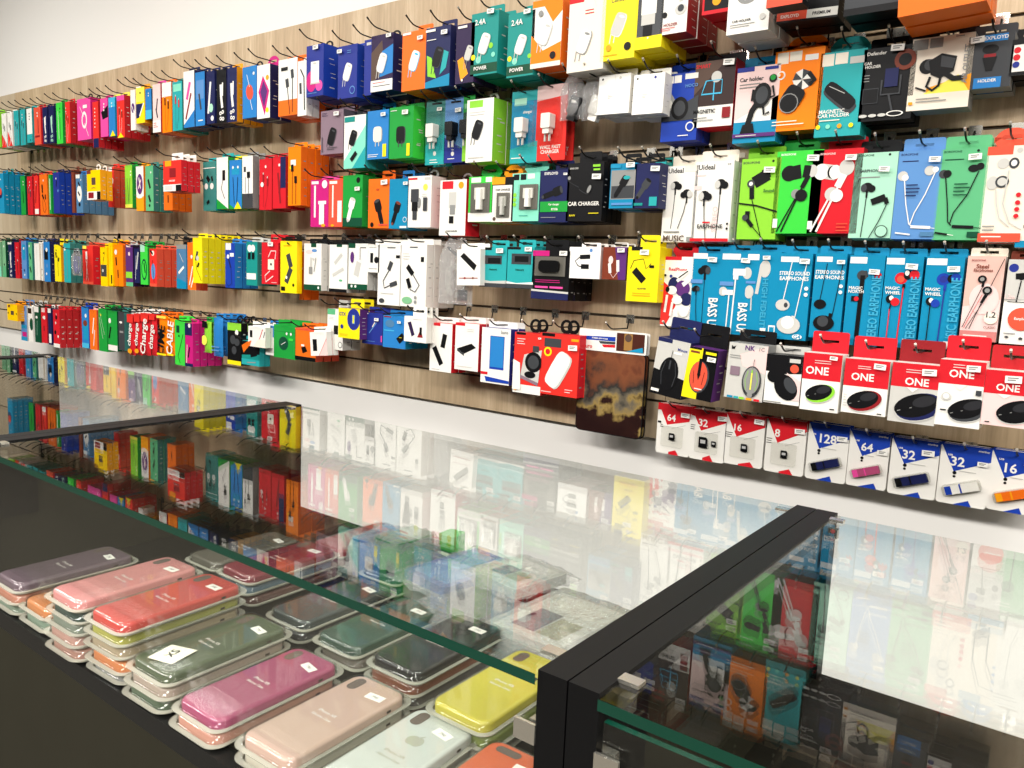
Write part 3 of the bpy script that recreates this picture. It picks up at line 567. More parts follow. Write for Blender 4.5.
I:510,565,612,845|c/c|n=3,tab=n,tabc=sb,t=.04,stk=.9/.1/.22|car k br .4 .62 1 1.2;ell w .85 .82 .1;ell c .85 .82 .08;rect w .6 .95 .95 .99|bright blue car charger box
I:616,550,742,838|w/w|n=2,t=.06,rough=.35,tab=ring,tabc=g|rect r .02 .03 .4 .07;rect lg .7 .03 .95 .08;ell ly .75 .22 .1;lines lg .6 .35 .3 2;ell g .5 .52 .08 2;rect dg .15 .25 .48 .5;rect k .2 .5 .45 .68;rect dg .24 .68 .42 .85;rect dg .68 .42 .85 .68|white car charger box
I:800,572,938,885|w/r|n=2,t=.06,rough=.35,tab=ring,tabc=g|rect r .08 .02 .5 .16;ell a .8 .1 .1;rect lg .35 .22 .62 .5;rect g .4 .45 .6 .62;rect k .38 .65 .55 .78;txt CARCHARGER .5 .92 .03 k|white car charger box with red side
J:48,497,162,725|G/lm|n=2,th=.036,tab=round,tabc=gr,kind=win,win=.1/.15/.9/.8,dev=w|foot w .8;rect w .1 .02 .5 .13;rect w .7 .02 .95 .13|lime box with white car charger
J:167,500,268,726|w/O|n=2,th=.036,tab=round,tabc=a,kind=win,win=.25/.35/.85/.9,dev=lg|rect k .0 .0 1 .18;rect a .0 .0 .6 .16;txt CAR_CHARGE .5 .28 .05 dg;ell bn .15 .93 .07|white and yellow box with grey car charger
J:270,480,402,722|mt/T|n=2,th=.046,tab=round,tabc=mt,kind=win,win=.3/.24/.95/.76,dev=w|rect k .05 .02 .25 .14;rect k .3 .02 .5 .14;rect w .55 .02 .8 .12;ell lm .12 .45 .06;ell lm .12 .55 .06;ell lm .12 .65 .06;lines t .3 .88 .4 1|mint box with round-tab and car charger window
J:412,465,550,728|n/n|n=2,tab=n,tabc=n,stk=.9/.09/.12|txt EXPLOYD .38 .06 .055 w;car k dg .55 .42 .8 .3;rect gr .05 .6 .98 .8;txt Car_charger .52 .66 .05 w;txt 8735B .55 .75 .045 w;lines g .1 .9 .7 1|navy box reading EXPLOYD
J:555,428,722,722|k/k|n=4,t=.022,tab=n,tabc=k,stk=.85/.25/.24|txt EXPLOYD .18 .09 .03 lg;rect lm .7 .04 .9 .08;rect lm .72 .11 .9 .14;car dg k .45 .4 .8 -.45;car k g .45 .39 .78 -.45;txt CAR_CHARGER .5 .7 .07 w;txt BLACK .2 .9 .03 y;lines y .65 .86 .3 1|black car charger box
J:775,430,893,655|c/sb|n=2,tab=n,tabc=k,stk=.8/.05/.32|rect g .03 .15 .97 .8;rect dg .06 .5 .94 .78;car k k .5 .45 .9 1;ell T .65 .32 .13 .5;rect C .0 .02 .4 .1;rect lb .1 .88 .9 .93|black-windowed blue car charger box
J:897,430,1012,655|n/n|n=2,tab=n,tabc=k,stk=.85/.13/.35|car dg k .45 .5 .9 .95;rect T .65 .75 .95 .95;rect t .05 .88 .4 .94|dark navy car charger box
K:80,165,118,395|T/t|n=2,d=.09|lines w .2 .2 .5 2|narrow teal box
#third row|cable boxes in the third row|.14|.022|4|box
c:-30,120,18,480|sg|n=3|dots k 2;foot mt .7|pale green cable box
c:20,110,68,485|sg/dk|n=3|ell w .5 .15 .15;ell k .5 .65 .15;foot gg .7|deep green cable box
c:82,125,136,492|n/n||stick w n;rect w 0 0 1 .06|navy box with white coil
c:148,125,205,498|r/rd||dots lp 1;ell lp .6 .5 .1;line dr .15 .5 .5 .6 .9|dark red cable box
c:215,110,280,500|lb/sb|tab=f|rect C .2 .1 .8 .5;ell w .5 .2 .12;ell n .5 .78 .12;ell w .55 .9 .1|light blue cable box
c:288,125,338,512|gg/st|tab=f|ell w .3 .1 .15;line k .25 .3 .3 .6 .45;line k .25 .3 .65 .6 .8|mid green cable box
c:348,135,412,515|w/ps|tab=f,tabc=w|line lg .05 .5 .1 .5 .9|plain cream cable box
c:416,130,440,520|w|n=2|ell n .5 .7 .3;ell gr .5 .85 .3|slim white box
c:443,120,520,532|sb/n|tab=f|rect k .1 .2 .7 .45;ell w .5 .2 .15;ell lb .5 .6 .15;ell w .4 .8 .1|blue box with dark picture
c:553,150,632,530|y/a|tab=n,tabc=y|dots k 2 .3;line k .05 .5 .3 .55 .85;line k .16 .25 .2 .3 .35;line k .16 .7 .35 .6 .45|yellow box with black plugs
c:648,135,728,540|T/st|n=3|ell w .2 .15 .12;line g .05 .5 .2 .5 .9|green-blue cable box
c:700,185,800,468|BAG|kind=coil,n=1,d=.2,t=.03,dev=nb|x|blue coiled cable in clear pouch
d:24,160,140,560|R/r|n=3,t=.03,tab=f,tabc=co|line w .04 .45 .3 .3 .9;line w .04 .3 .3 .5 .9;line w .16 .38 .15 .4 .35;rect ly .05 0 .4 .08;foot co .93|bright red box with white stick
d:206,175,284,578|Y/Y|tab=f|line k .05 .5 .25 .3 .5 .7 .1;rect dg .05 .45 .9 .75;ell lg .35 .6 .12;dots k 1|yellow box with dark tag
d:290,130,340,572|Y/Y|n=3|line k .04 .6 .05 .3 .5;rect k .5 .75 .8 .95|plain yellow box with small print
d:348,150,445,578|O/o|n=3,tab=f|line k .16 .2 .3 .25 .5;line k .12 .4 .6 .42 .8;ell w .2 .18 .15;line k .03 .42 .8 .42 1|amber box with black plugs
d:466,150,546,580|pu/dp|n=3,tab=f,tabc=lg|rect lp .1 0 .7 .06;ell lp .5 .22 .14;rect lm -.05 .65 .9 .8;foot gg .9|purple box with lime band
d:553,190,612,545|n/dp|n=3,tab=f|line lg .2 .8 .1 .4 .6;line w .05 .4 .2 .2 .9|inky box with white plug
d:616,150,698,562|G/gr|n=3,tab=f|rect pm .0 .0 .6 .18;ell dk .5 .62 .38 2.0;ell G .5 .62 .28 2.2;line k .12 .5 .45 .65 .7|green box with looped cable
d:712,190,790,582|R/co|n=4,t=.028,tab=f,tabc=co|ell ps .45 .12 .2;line k .16 .1 .05 .45 .15;ell lb .5 .6 .3 2;line k .06 .4 .3 .6 .9;foot co .92|red box with blue pen picture
e:120,215,195,542|bg/c|n=2,tab=n,tabc=k|head g .1;line w .15 .2 .65 .75 .5;line lg .06 .3 .2 .7 .4;poly c 0 .75 1 .85 1 1 0 1|slate blue box with white plug
e:200,200,265,550|o/co|n=2|line w .1 .6 .5 .2 .9;line w .1 .9 .6 .4 .95;ell w .5 .3 .12|orange box with white loop
e:240,165,310,500|y/y|n=6,t=.024,d=.17,tab=f,tabc=y|line dg .2 .5 .3 .3 .5;line k .05 .3 .5 .4 .7 .9 .95;ell lg .5 .45 .15;line k .16 .65 .55 .5 .65|tall yellow cable box
e:477,205,548,535|B/sb|n=3,t=.03,tab=f,tabc=sb|rect w .05 0 .6 .15;ell w .3 .3 .13;rect w .5 .22 .9 .3;line n .12 .35 .35 .6 .55;line n .05 .6 .55 .7 .9 .3 .97 .1 .88|cobalt box with black lead
e:632,195,712,518|t/st|n=3,t=.025,tab=f,tabc=lg|ell w .3 .15 .2;ell w .6 .15 .2;rect k .15 .25 .4 .4;rect k .5 .25 .75 .4;rect w .05 .72 .9 .86|dark teal box with label
e:745,200,865,510|r/rd|n=3,t=.025,tab=n,tabc=r,stk=.6/.04/.3|line lp .06 .4 .35 .55 .2 .85 .2 .8 .4;rect ps .38 .4 .75 .65;line lp .06 .5 .68 .2 .8 .25 .95 .7 .8;ell k .57 .52 .05;lines lp .6 .95 .35 1|red box with grey adapter
e:882,190,1000,575|y/Y|n=1,t=.02,d=.15,tab=f,tabc=k,rough=.35|line dg .24 .45 .25 .65 .5;line dg .24 .65 .52 .35 .8;ell w .38 .7 .06;rect k .05 .88 .3 .96;ell k .8 .84 .06;lines a .2 .08 .5 1|yellow box with folding black adapter
N:795,180,818,455|o/o|n=3,d=.1,t=.03|ell w .5 .35 .2|narrow orange box
#adapter row|adapter boxes in the third row|.13|.025|3|box
O:22,222,108,465|w/w|n=3,t=.024,rough=.35,tab=f,tabc=k|rect dk .4 0 .7 .08;ell lp .3 .18 .2 .4;ell lb .6 .15 .15 .4;foot dk .88;ell w .85 .94 .05;line lg .12 .4 .65 .42 .3 .6 .35;line g .05 .7 .3 .6 .6;line g .2 .4 .5 .4 .65|white box with grey cable and green foot
O:152,228,240,475|w/lg|n=3,t=.024,rough=.35,tab=f,tabc=k|rect dk .4 0 .7 .05;line lg .14 .3 .4 .7 .2;line lg .12 .2 .65 .8 .5;ell gg .65 .75 .1 .4;foot k .93|white box with two grey plugs
O:250,222,345,462|w/lg|n=3,t=.024,rough=.35,tab=f,tabc=k|rect dk 0 0 .35 .1;rect k .6 .08 .9 .1;line lg .25 .55 .4 .4 .7;line g .05 .6 .1 .6 .35;ell pu .2 .3 .1 2;foot dk .88;ell w .2 .93 .05;ell w .4 .93 .05|white box with white plug and dark foot
O:350,228,405,372|w/w|n=2,t=.03,rough=.35|lines k .1 .1 .7 1;rect k .2 .3 .45 .65;ell k .75 .55 .2;lines k .1 .86 .8 1|short white box with black gadget
O:402,228,512,543|w/w|n=2,t=.03,rough=.35,tab=-|rect dg .4 .04 .75 .06;rect k .78 .17 .95 .22;line dg .16 .6 .28 .48 .42;line dg .05 .5 .42 .25 .6 .3 .72 .6 .66;line dg .14 .55 .67 .85 .62;lines lg .15 .8 .7 1;ell dg .2 .93 .12 .6|white box with dark curled adapter
O:517,225,642,552|w/w|n=4,t=.028,rough=.35,tab=-|rect dg .35 .04 .65 .06;rect k .78 .2 .9 .28;lines lg .1 .15 .3 3;line k .15 .28 .35 .5 .48;line dg .04 .5 .48 .75 .65 .6 .76 .4 .72;line k .13 .3 .55 .4 .7;ell sg .3 .9 .2 .5;ell g .62 .85 .05;ell g .62 .92 .05|white box with black Y adapter
O:700,190,862,540|BAG|kind=bag,n=1,dev=k,t=.03|x|clear bag with black cable
P:92,250,205,440|w/w|n=2,t=.02,rough=.3,d=.15,rot=-2|poly k .15 .2 .3 .1 .85 .45 .75 .6;line dr .04 .1 .8 .9 .8;ell dr .35 .8 .04;ell br .7 .8 .04|white box with black phone picture
P:207,242,340,450|T/T|n=2,tab=n,th=.02,tabc=T,t=.03,stk=.75/.08/.25|rect k .0 .0 .42 .07;rect dg .12 .2 .8 .42;rect k .3 .26 .75 .4;txt Network .5 .55 .05 dk;poly lg 0 .8 .4 .85 1 .82 1 .9 0 .9;foot dg .9|teal adapter box
P:345,240,475,455|T/T|n=3,tab=n,th=.02,tabc=T,t=.03,stk=.82/.05/.25|rect k .0 .0 .5 .06;rect dg .18 .16 .9 .42;rect k .3 .22 .8 .36;txt Network .5 .55 .05 dk;poly w 0 .84 .4 .88 1 .84 1 .9 0 .92;foot dg .9|teal adapter box with long window
P:477,258,655,515|k/k|n=4,t=.026,tab=n,tabc=k,stk=.85/.05/.2,kind=win,win=.08/.12/.9/.52,dev=k|rect P 0 0 .45 .11;lines P .1 .6 .8 2;rect p .1 .73 .45 .77;rect p .5 .73 .85 .77;poly lg 0 .8 1 .83 1 .87 0 .84;poly n 0 .84 1 .87 1 1 0 1|black box with pink label and window
P:665,240,815,405|W/lp|n=3,t=.03,th=.012,rough=.35,tab=n,tabc=w|line k .04 .35 .32 .2 .45 .3 .6 .5 .65;line k .12 .35 .32 .68 .3;line k .13 .4 .62 .65 .62;ell lb .7 .1 .05|white box with black short cable
P:837,240,948,410|br/bn|n=2,t=.03,th=.012,rough=.25,tab=n,tabc=w,stk=.8/.1/.3|poly pu .5 0 1 0 1 1 .7 1;ell lp .35 .4 .1 1.5;line w .12 .3 .5 .35 .8;line w .12 .65 .4 .68 .75;line lp .03 .35 .8 .5 .95 .68 .75|brown box with white earpieces
Q:45,85,188,372|y/y|n=2,t=.03,tab=n,tabc=y,rough=.35,stk=.55/.1/.28|rect k .1 0 .45 .07;line k .03 .1 .4 .2 .25 .5 .22 .6 .4 .75 .3;line k .2 .22 .42 .55 .62;rect k .7 .33 .85 .38;txt ADAPTER .5 .76 .03 bn;lines a .2 .84 .6 2|yellow box with black hub adapter
#bottom row|packs in the bottom row|.13|.02|4|box
x:65,128,165,292|Y/a|n=2,t=.04,d=.16|rect bn .35 .4 .65 .65;rect br .1 .05 .3 .2;ell k .1 .55 .04;ell k .9 .55 .04|small bright yellow box, lone one at the end
x:190,140,258,476|lb/lg|n=2,tab=n,tabc=lb|rect pu .1 .05 .7 .15;ell w .3 .3 .3 1;rect C .1 .55 .9 .65;rect P .2 .75 .9 .88;foot C .9|blue box with purple bands
x:258,150,312,486|w|n=2,tab=f,tabc=w|rect k .0 .05 .8 .2;ell dk .7 .5 .4 1.5|white box with green pattern
x:318,150,378,492|dk/dk|n=2,tab=n,tabc=lg|rect w 0 0 .8 .16;ell w .4 .3 .2 .6;line pm .05 .5 .4 .4 .8|dark green box with white head
x:380,165,442,498|r/rd|n=3,tab=f|rect lp .1 0 .7 .12;ell w .6 .27 .16;ell w .4 .27 .1;line dr .2 .5 .5 .5 .65|red box with lip-pink head
x:443,170,485,512|n|n=2,tab=f,tabc=w|rect w 0 0 .9 .12;rect w .2 .7 .9 .95|navy and white slim box
x:492,180,562,540|r/rd|n=5,t=.027,tab=f,tabc=r|line w .06 .5 .1 .6 .2;ell k .5 .2 .16;ell lp .4 .35 .1;ell k .3 .6 .15;ell w .75 .7 .1;foot w .9|red box with white foot
x:757,150,832,545|sb/B|n=2,tab=f|rect C .2 .4 .9 .8;ell w .6 .22 .14;ell br .5 .4 .3 .7;foot cy .88|blue bag with white dots
x:830,180,908,562|o/co|n=2,tab=f,tabc=lp|line w .12 .6 .2 .4 .6;line lp .1 .7 .5 .5 .9|orange film pack
x:914,170,1000,578|gr/gr|n=2,t=.03,tab=f|line lg .04 .1 .2 .5 .7;line lg .04 .2 .1 .7 .6;ell y .3 .15 .06|green film pack
y2:165,145,258,525|gr/dk|n=3,tab=f,t=.02|ell w .2 .25 .14;line k .14 .3 .4 .1 .7;rect w .0 .86 1 1|green pack with white label
y2:262,150,325,520|dg/st|n=2|ell w .4 .28 .25 .4;rect g .2 .5 .8 .55|charcoal pack
y2:345,175,408,565|r/r|kind=pouch,n=2,t=.02,tab=f,tabc=lg|head R .2;txt charge .45 .5 .2 w 1.45;ell a .4 .9 .35 .6|first red snack-like film pack
y2:410,170,470,565|r/r|kind=pouch,n=2,t=.02,tab=f,tabc=w|head R .2;txt charge .45 .5 .2 w 1.45;ell a .4 .9 .35 .6|second red film pack
y2:472,165,548,568|r/r|kind=pouch,n=2,t=.02,tab=f,tabc=w|head R .2;txt Charge .45 .55 .3 w 1.45|wide red film pack with white script
y2:550,170,608,570|r/dp|kind=pouch,n=2,t=.02,tab=f,tabc=w|txt charge .45 .55 .25 w 1.45;head R .15|slim red film pack
y2:622,190,712,568|O/o|kind=pouch,n=2,t=.02,tab=f,tabc=o|head ly .06;poly k .3 .4 .6 .35 .7 .55 .3 .6;txt LIME .45 .6 .3 k 1.45;foot y .95|orange film pack with black lettering
y2:718,195,780,570|O/o|kind=pouch,n=2,t=.02,tab=f,tabc=o|txt CABLE .45 .55 .28 w 1.45;foot y .95|orange film pack with pale lettering
y2:788,230,890,662|G/G|n=2,t=.02,tab=f,tabc=G|rect dk .15 .12 .45 .28;ell k .4 .35 .06;line k .05 .8 .3 .3 .8 .5 .95|vivid green cable pack
z:40,195,112,572|P/P|n=4,t=.028,tab=f,tabc=P|rect n 0 .0 .9 .28;line k .14 .6 .55 .4 .8;line lp .08 .3 .5 .2 .95;foot n .93;ell w .6 .05 .15|magenta pack with navy patch
z:190,180,252,455|lm/gr|kind=pouch,n=2,t=.02,tab=f|rect k 0 .0 .7 .2;ell ly .3 .6 .4 1|green and yellow rounded pack
z:262,150,345,490|sb/B|kind=pouch,n=4,t=.025,tab=f,tabc=sb|rect lb .1 .73 .9 .76;rect lb .1 .82 .9 .85|blue film pack
z:405,190,522,562|k/k|n=3,tab=ring,tabc=k,t=.025|head lm .18;ell dg .4 .4 .2;ell dg .7 .45 .2 .8;ell dg .5 .65 .18;rect y .0 .9 1 1;ell w .7 .22 .12|black pack with lime head
z:528,345,680,570|t/T|n=2,t=.02|poly k 0 0 1 0 1 .5 0 .6;poly o 0 .2 .35 .0 .4 .2 .1 .5;line k .1 .5 .6 .85 .5;foot T .75;line g .05 .3 .9 .8 .85|teal and black pack
z:582,220,728,412|w/w|n=2,t=.02,d=.16,rough=.35|rect k .1 .2 .25 .55;line r .05 .55 .9 .85 .1;poly ps .3 1 .6 .6 1 .6 1 1;line dg .04 .9 .5 .98 .2;poly o 0 .8 .2 .7 .1 1 0 1|white pack with red pen
z:732,215,800,475|w/sb|n=2,tab=f,tabc=sb,t=.02|poly sb .2 0 1 0 1 .4 .5 .2;ell g .5 .5 .1 .4;ell g .6 .7 .1 .4|white pack with blue corner
z:802,205,985,512|gr/gr|n=3,t=.02,tab=f,tabc=gr|line dk .01 0 .2 1 .2;ell dk .45 .55 .22 .9;line lg .03 .35 .6 .55 .5;ell w .6 .25 .04;ell w .8 .25 .04;rect G .7 .38 .9 .45|green pack with black coiled cable
v:98,240,228,462|o/co|n=3,t=.03,tab=f,tabc=o|head co .06;rect w .3 .5 .45 .56;poly k .3 .6 .5 .55 .6 .7 .38 .78;foot k .88|orange box with black dongle
v:200,262,305,428|w/w|n=2,t=.02,d=.16,rot=-6,rough=.35|rect k .15 .3 .4 .8;poly lp .5 1 1 .2 1 1;line r .03 .5 1 1 .3|tilted white box with black stick
v:305,118,400,388|w/lg|n=2,t=.035,rough=.35,tab=n,tabc=lg|rect gg .0 .0 .5 .14;rect k .42 .4 .7 .62;ell g .85 .87 .14;ell w .85 .87 .1;lines lg .1 .2 .4 2|grey-white box with green label
v:375,112,508,318|y/pu|n=2,t=.035,d=.16,tab=n,tabc=y,rough=.35|ell nb .72 .35 .3 1.15;rect lb .65 .2 .78 .5;rect y .68 .22 .75 .48;txt GTX .2 .2 .12 nb;ell nb .18 .62 .07;lines a .1 .86 .5 2|yellow box with navy disc
v:528,140,655,355|nb/dp|n=2,t=.03,tab=f,tabc=nb,stk=.75/.2/.2|line lb .05 .35 .65 .7 .3;line ps .05 .5 .45 .62 .3;rect w .05 .02 .3 .05;lines lb .2 .9 .6 1;rect p .93 .7 .98 .9|indigo box with silver stick
v:662,160,802,380|sb/c|n=3,t=.03,tab=f,tabc=sb,stk=.75/.18/.15|rect dr .03 .02 .35 .06;ell bg .3 .25 .2 .6;rect cy .05 .45 .5 .48;poly k .6 .7 .85 .5 1 .65 .75 .85;lines y .72 .65 .15 1|azure box with black adapter
v:797,165,935,342|w/w|n=3,t=.02,d=.15,rough=.35,tab=n,tabc=w|poly dp .15 .25 .3 .2 .48 .7 .35 .8;poly dr .6 .8 .75 .45 .85 .8;rect k .7 .4 .8 .7;lines g .4 .1 .5 1|white box with phone stand picture
#power bank row|power bank boxes|.12|.03|2|box
S:46,95,132,312|w/r|n=2,t=.03,tab=f,tabc=w,rough=.35|rect r .0 .0 .45 .06;line k .2 .68 .22 .58 .5;line k .2 .2 .5 .55 .85;lines lg .1 .95 .6 1|white and red box with two black sticks
S:153,95,246,307|w/r|n=2,t=.03,tab=f,tabc=w,rough=.35|rect r .0 .0 .4 .06;poly k .1 .55 .7 .42 .9 .5 .4 .65;poly dg .1 .55 .4 .65 .4 .7 .1 .6;lines lg .5 .12 .4 2;lines lg .1 .92 .7 1|white and red box with black power bank
S:266,115,378,366|w/nb|n=2,t=.03,tab=f,tabc=w,rough=.35|rect B .3 .14 .8 .74;rect sb .32 .15 .78 .7;rect r .0 .8 .25 .85;poly B .15 .88 1 .92 1 .97 .2 .97;txt buro .8 .06 .06 g|white box with blue power bank
S:406,135,512,408|R/r|n=2,t=.03,th=.034,tab=ring,tabc=k,rough=.35,stk=.95/.07/.1|rect k .05 0 .4 .04;foot w .86;lines lp .1 .1 .3 3;body lg;ell k .72 .47 .3 1;ell dg .72 .47 .2 1;rect dg .68 .2 .9 .3;ell k .62 .68 .2 .5;ell a .1 .92 .08;poly w 0 .45 .25 .5 .3 .95 0 .95|red box with round wireless charger
S:514,138,668,420|R/r|n=2,t=.03,th=.034,tab=ring,tabc=k,rough=.35,stk=.87/.2/.22|rect k .05 0 .38 .05;rect dg .12 .08 .55 .22;rect a .8 .06 .98 .1;ell y .22 .3 .1;ell r .22 .3 .06;bank w lg .5 .58 1.05 1.05;lines lp .7 .88 .2 2;lines lp .1 .95 .4 1|red box with white power bank
S:682,92,965,205|w/w|n=2,t=.014,d=.09,rough=.35,kind=pad|x|mouse pad under a white header card
#phone holder row|phone holder boxes|.1|.03|2|box
E:125,385,285,715|B/nb|n=2,t=.035,tab=n,tabc=B|rect w .1 .03 .28 .14;rect w .3 .03 .5 .14;rect w .6 .02 .95 .1;poly g 0 .3 .2 .25 .6 .6 .3 .6;poly dg 0 .6 1 .35 1 .7 0 .7;line lg .1 .1 .3 .4 .6;ell k .5 .52 .24 1.2;ell dg .5 .52 .16 1.2;ell w .82 .8 .12;ell B .82 .8 .09;txt HOCO .8 .2 .05 lb;lines w .5 .92 .4 1|royal blue phone holder box
E:288,322,468,640|w/r|n=1,t=.06,tab=n,tabc=k,stk=.85/.06/.27|rect 3a2a28 0 0 1 .68;poly bn 0 0 .8 0 0 .5;txt SMART .2 .07 .06 r;line cy .04 .5 .2 .5 .6;ell lg .55 .25 .13 1;line cy .05 .3 .3 .2 .5 .7 .5;line cy .03 .3 .3 .7 .3 .7 .5;txt MAGNETIC .3 .76 .06 k;lines g .05 .85 .5 2;rect dr .75 .72 .95 .88|red and brown box reading MAGNETIC
E:502,352,690,722|w/c|n=2,t=.035,tab=n,tabc=c|poly lp 0 0 1 0 1 .4 0 .7;foot c .72;rect nb 0 0 .4 .06;rect nb .65 .02 .95 .06;txt Car_holder .35 .16 .055 dg;lines g .08 .22 .5 2;ell k .85 .18 .09;ell gr .85 .17 .06;holder k dg .55 .42 1.1;rect pu 0 .88 1 .93;lines lg .08 .9 .7 1|white and blue car holder box
E:697,268,912,658|O/o|n=2,t=.045,tab=round,tabc=O|rect ps .05 .02 .28 .16;rect ps .3 .02 .55 .14;rect w .62 .08 .88 .15;ell w .15 .3 .09;ell O .15 .3 .06;body k2;ell ps .12 .3 .03;lines ps .05 .88 .8 2|orange phone holder box
F:-14,275,182,690|T/t|n=2,t=.04,tab=round,tabc=T|rect ps .05 .02 .3 .16;rect ps .33 .02 .6 .15;rect lg .65 .08 .95 .16;body hold;txt MAGNETIC .35 .7 .045 w;txt CAR_HOLDER .4 .75 .045 w;lines ps .1 .8 .6 1;ell y .08 .88 .05;ell mt .3 .88 .05;ell a .55 .88 .05;ell y .8 .88 .05|teal magnetic holder box
F:208,255,442,605|k/k|n=3,t=.04,tab=n,tabc=k,stk=.65/.04/.25|txt Defender .25 .07 .05 w;txt CAR .1 .2 .04 w;txt HOLDER .2 .25 .04 w;lines g .05 .36 .15 3;rect dg .05 .55 .35 .76;rect k .06 .56 .34 .75;ell br .8 .2 .2;ell k .8 .2 .12;rect n .45 .3 .7 .55;line dg .05 .4 .45 .4 .65 .75 .65 .75 .4;line dg .05 .55 .65 .65 .9;ell w .7 .92 .16 .35;ell k .7 .92 .13 .3;ell lg .1 .93 .08 .4;ell lg .28 .93 .08 .4;ell lg .46 .93 .08 .4|black box reading CAR HOLDER
F:458,203,735,545|ps/g|n=2,t=.05,rough=.3,tab=n,tabc=k|poly a .3 .7 1 .55 1 .8 .3 .8;poly ly .2 .8 .8 .55 1 .8;foot ps .78;rect g .02 .02 .26 .16;rect g .29 .02 .5 .15;body vent;txt AIR_OUTLET .9 .42 .07 g 1.57;lines g .15 .84 .6 2;rect a .03 .88 .1 .92;lines g .7 .03 .2 1|cream air vent holder box
F:745,192,950,440|dg/g|n=2,t=.04,tab=n,tabc=dg,stk=.2/.08/.3|rect sb .35 0 .85 .13;txt EXPLOYD .6 .06 .07 w;ell k .5 .27 .18 .6;rect dr .37 .36 .63 .44;poly k .34 .42 .66 .42 .58 .68 .44 .68;rect sb .2 .8 .8 1;txt HOLDER .5 .86 .06 w|grey car holder box with blue label
F:968,205,1100,375|w/k|n=2,t=.04,tab=n,tabc=k|head k .15;ell r .2 .3 .12;ell r .2 .5 .12;ell nb .2 .7 .12;foot k .9;ell k .7 .5 .2|white box with red dots
F:1120,215,1290,390|k/dg|n=2,t=.04,tab=n,tabc=k|rect sb .1 .05 .5 .15;ell dg .5 .5 .25;lines g .1 .85 .6 1|black holder box, last of its row
#tall earphone row|earphone boxes|.09|.03|2|box
K:132,188,272,575|w/w|n=2,t=.035,tab=n,tabc=ps,rough=.35|txt Uideal .33 .06 .065 k;rect ps .6 0 .95 .08;bud k .35 .27 .9 lg .82 .28 -1;bud k .72 .38 .9 lg .82 .5 1;lines k .08 .86 .7 1;txt MUSIC .4 .95 .08 bn;rect g .8 .93 .98 .99|white earphone box reading MUSIC
K:287,165,452,572|w/w|n=3,t=.03,tab=n,tabc=ps,rough=.35|txt Uideal .3 .07 .065 k;txt ** .88 .05 .03 k;rect lp .05 .16 .3 .18;rect lp .02 .3 .2 .35;txt STEREO .6 .72 .07 lp 1.57;bud k .7 .3 .9 lg .97 .66 -1;bud k .3 .44 .9 lg .97 .4 -1;rect r .3 .75 .5 .77;txt EARPHONE .5 .81 .05 k;foot r .96;ell k .95 .78 .03;ell k .95 .84 .03|white earphone box reading EARPHONE
K:525,150,690,560|lm/lm|n=2,t=.03,tab=n,tabc=lm,rough=.35,stk=.75/.15/.28|txt BOROFONE .25 .05 .03 dg;ell k .8 .04 .03;line k .3 .35 .3 .7 .2;line k .22 .55 .2 .75 .18;line k .12 .3 .32 .33 .5;line k .03 .33 .5 .65 1;ell dg .28 .31 .1;ell w .28 .31 .05;line k .05 .0 .55 .45 .58 1 .66;line k .12 .25 .65 .25 .75;ell dg .2 .73 .08;line k .1 .25 .75 .4 .84;line k .03 .4 .84 .7 1;txt Sound .75 .4 .04 dk|lime earphone box
K:705,112,905,530|G/gr|n=2,t=.035,tab=n,tabc=gr,rough=.35,stk=.8/.1/.25|txt BOROFONE .25 .04 .025 w;line k .3 .25 .28 .55 .25;ell k .3 .27 .17;ell lg .78 .25 .12 1.1;line k .26 .6 .25 .75 .26;line k .1 .72 .3 .6 .45;line k .05 .62 .42 .22 .98;line k .04 .5 .55 .12 .98;ell g .48 .52 .1;ell k .6 .54 .13;line w .1 .08 .82 .08 .93|bright green earphone box
K:890,105,1105,530|r/rd|n=2,t=.035,tab=n,tabc=r,rough=.35,stk=.78/.11/.22|txt BOROFONE .3 .05 .025 lp;line lg .3 .2 .25 .5 .28;ell w .2 .26 .15 1.1;ell k .42 .27 .1 1.3;ell w .48 .27 .12 1.2;ell lg .7 .22 .15 1.1;line w .14 .66 .3 .55 .45;line w .06 .58 .42 .2 .98;line w .05 .42 .55 .08 .98;ell lg .45 .53 .14;ell w .55 .55 .13;line w .1 .06 .85 .06 .95;lines co .6 .88 .3 3|red earphone box
L:165,172,338,605|pm/mt|n=2,t=.03,tab=n,tabc=k,rough=.35,stk=.72/.2/.25|txt BOROFONE .25 .03 .025 dk;ell k .8 .03 .03;txt EARPHONES .4 .21 .035 dg;lines g .1 .28 .7 1;bud k .35 .42 .9 dg .99 .3 -1;line k .16 .48 .58 .8 .52;line k .1 .8 .53 .85 .6;line k .03 .85 .6 .7 .8 .5 1;ell k .78 .92 .15;ell pm .78 .92 .13|mint earphone box
L:387,162,560,610|lb/sb|n=2,t=.03,tab=n,tabc=lb,rough=.35,stk=.85/.11/.26|txt BOROFONE .25 .04 .025 n;lines n .1 .11 .6 1;ell lg .14 .28 .12;ell w .2 .3 .08;ell lg .75 .23 .12;ell w .88 .22 .07;line w .035 .18 .3 .28 .6 .4 .83 .48 .86;line w .035 .88 .25 .7 .5 .5 .7 .42 .84;line w .07 .45 .86 .9 .87;line w .02 .85 .87 1 .88;line w .05 .1 .93 .45 .95;rect bg .68 .92 .98 .97;lines n .25 .38 .35 4|light blue earphone box
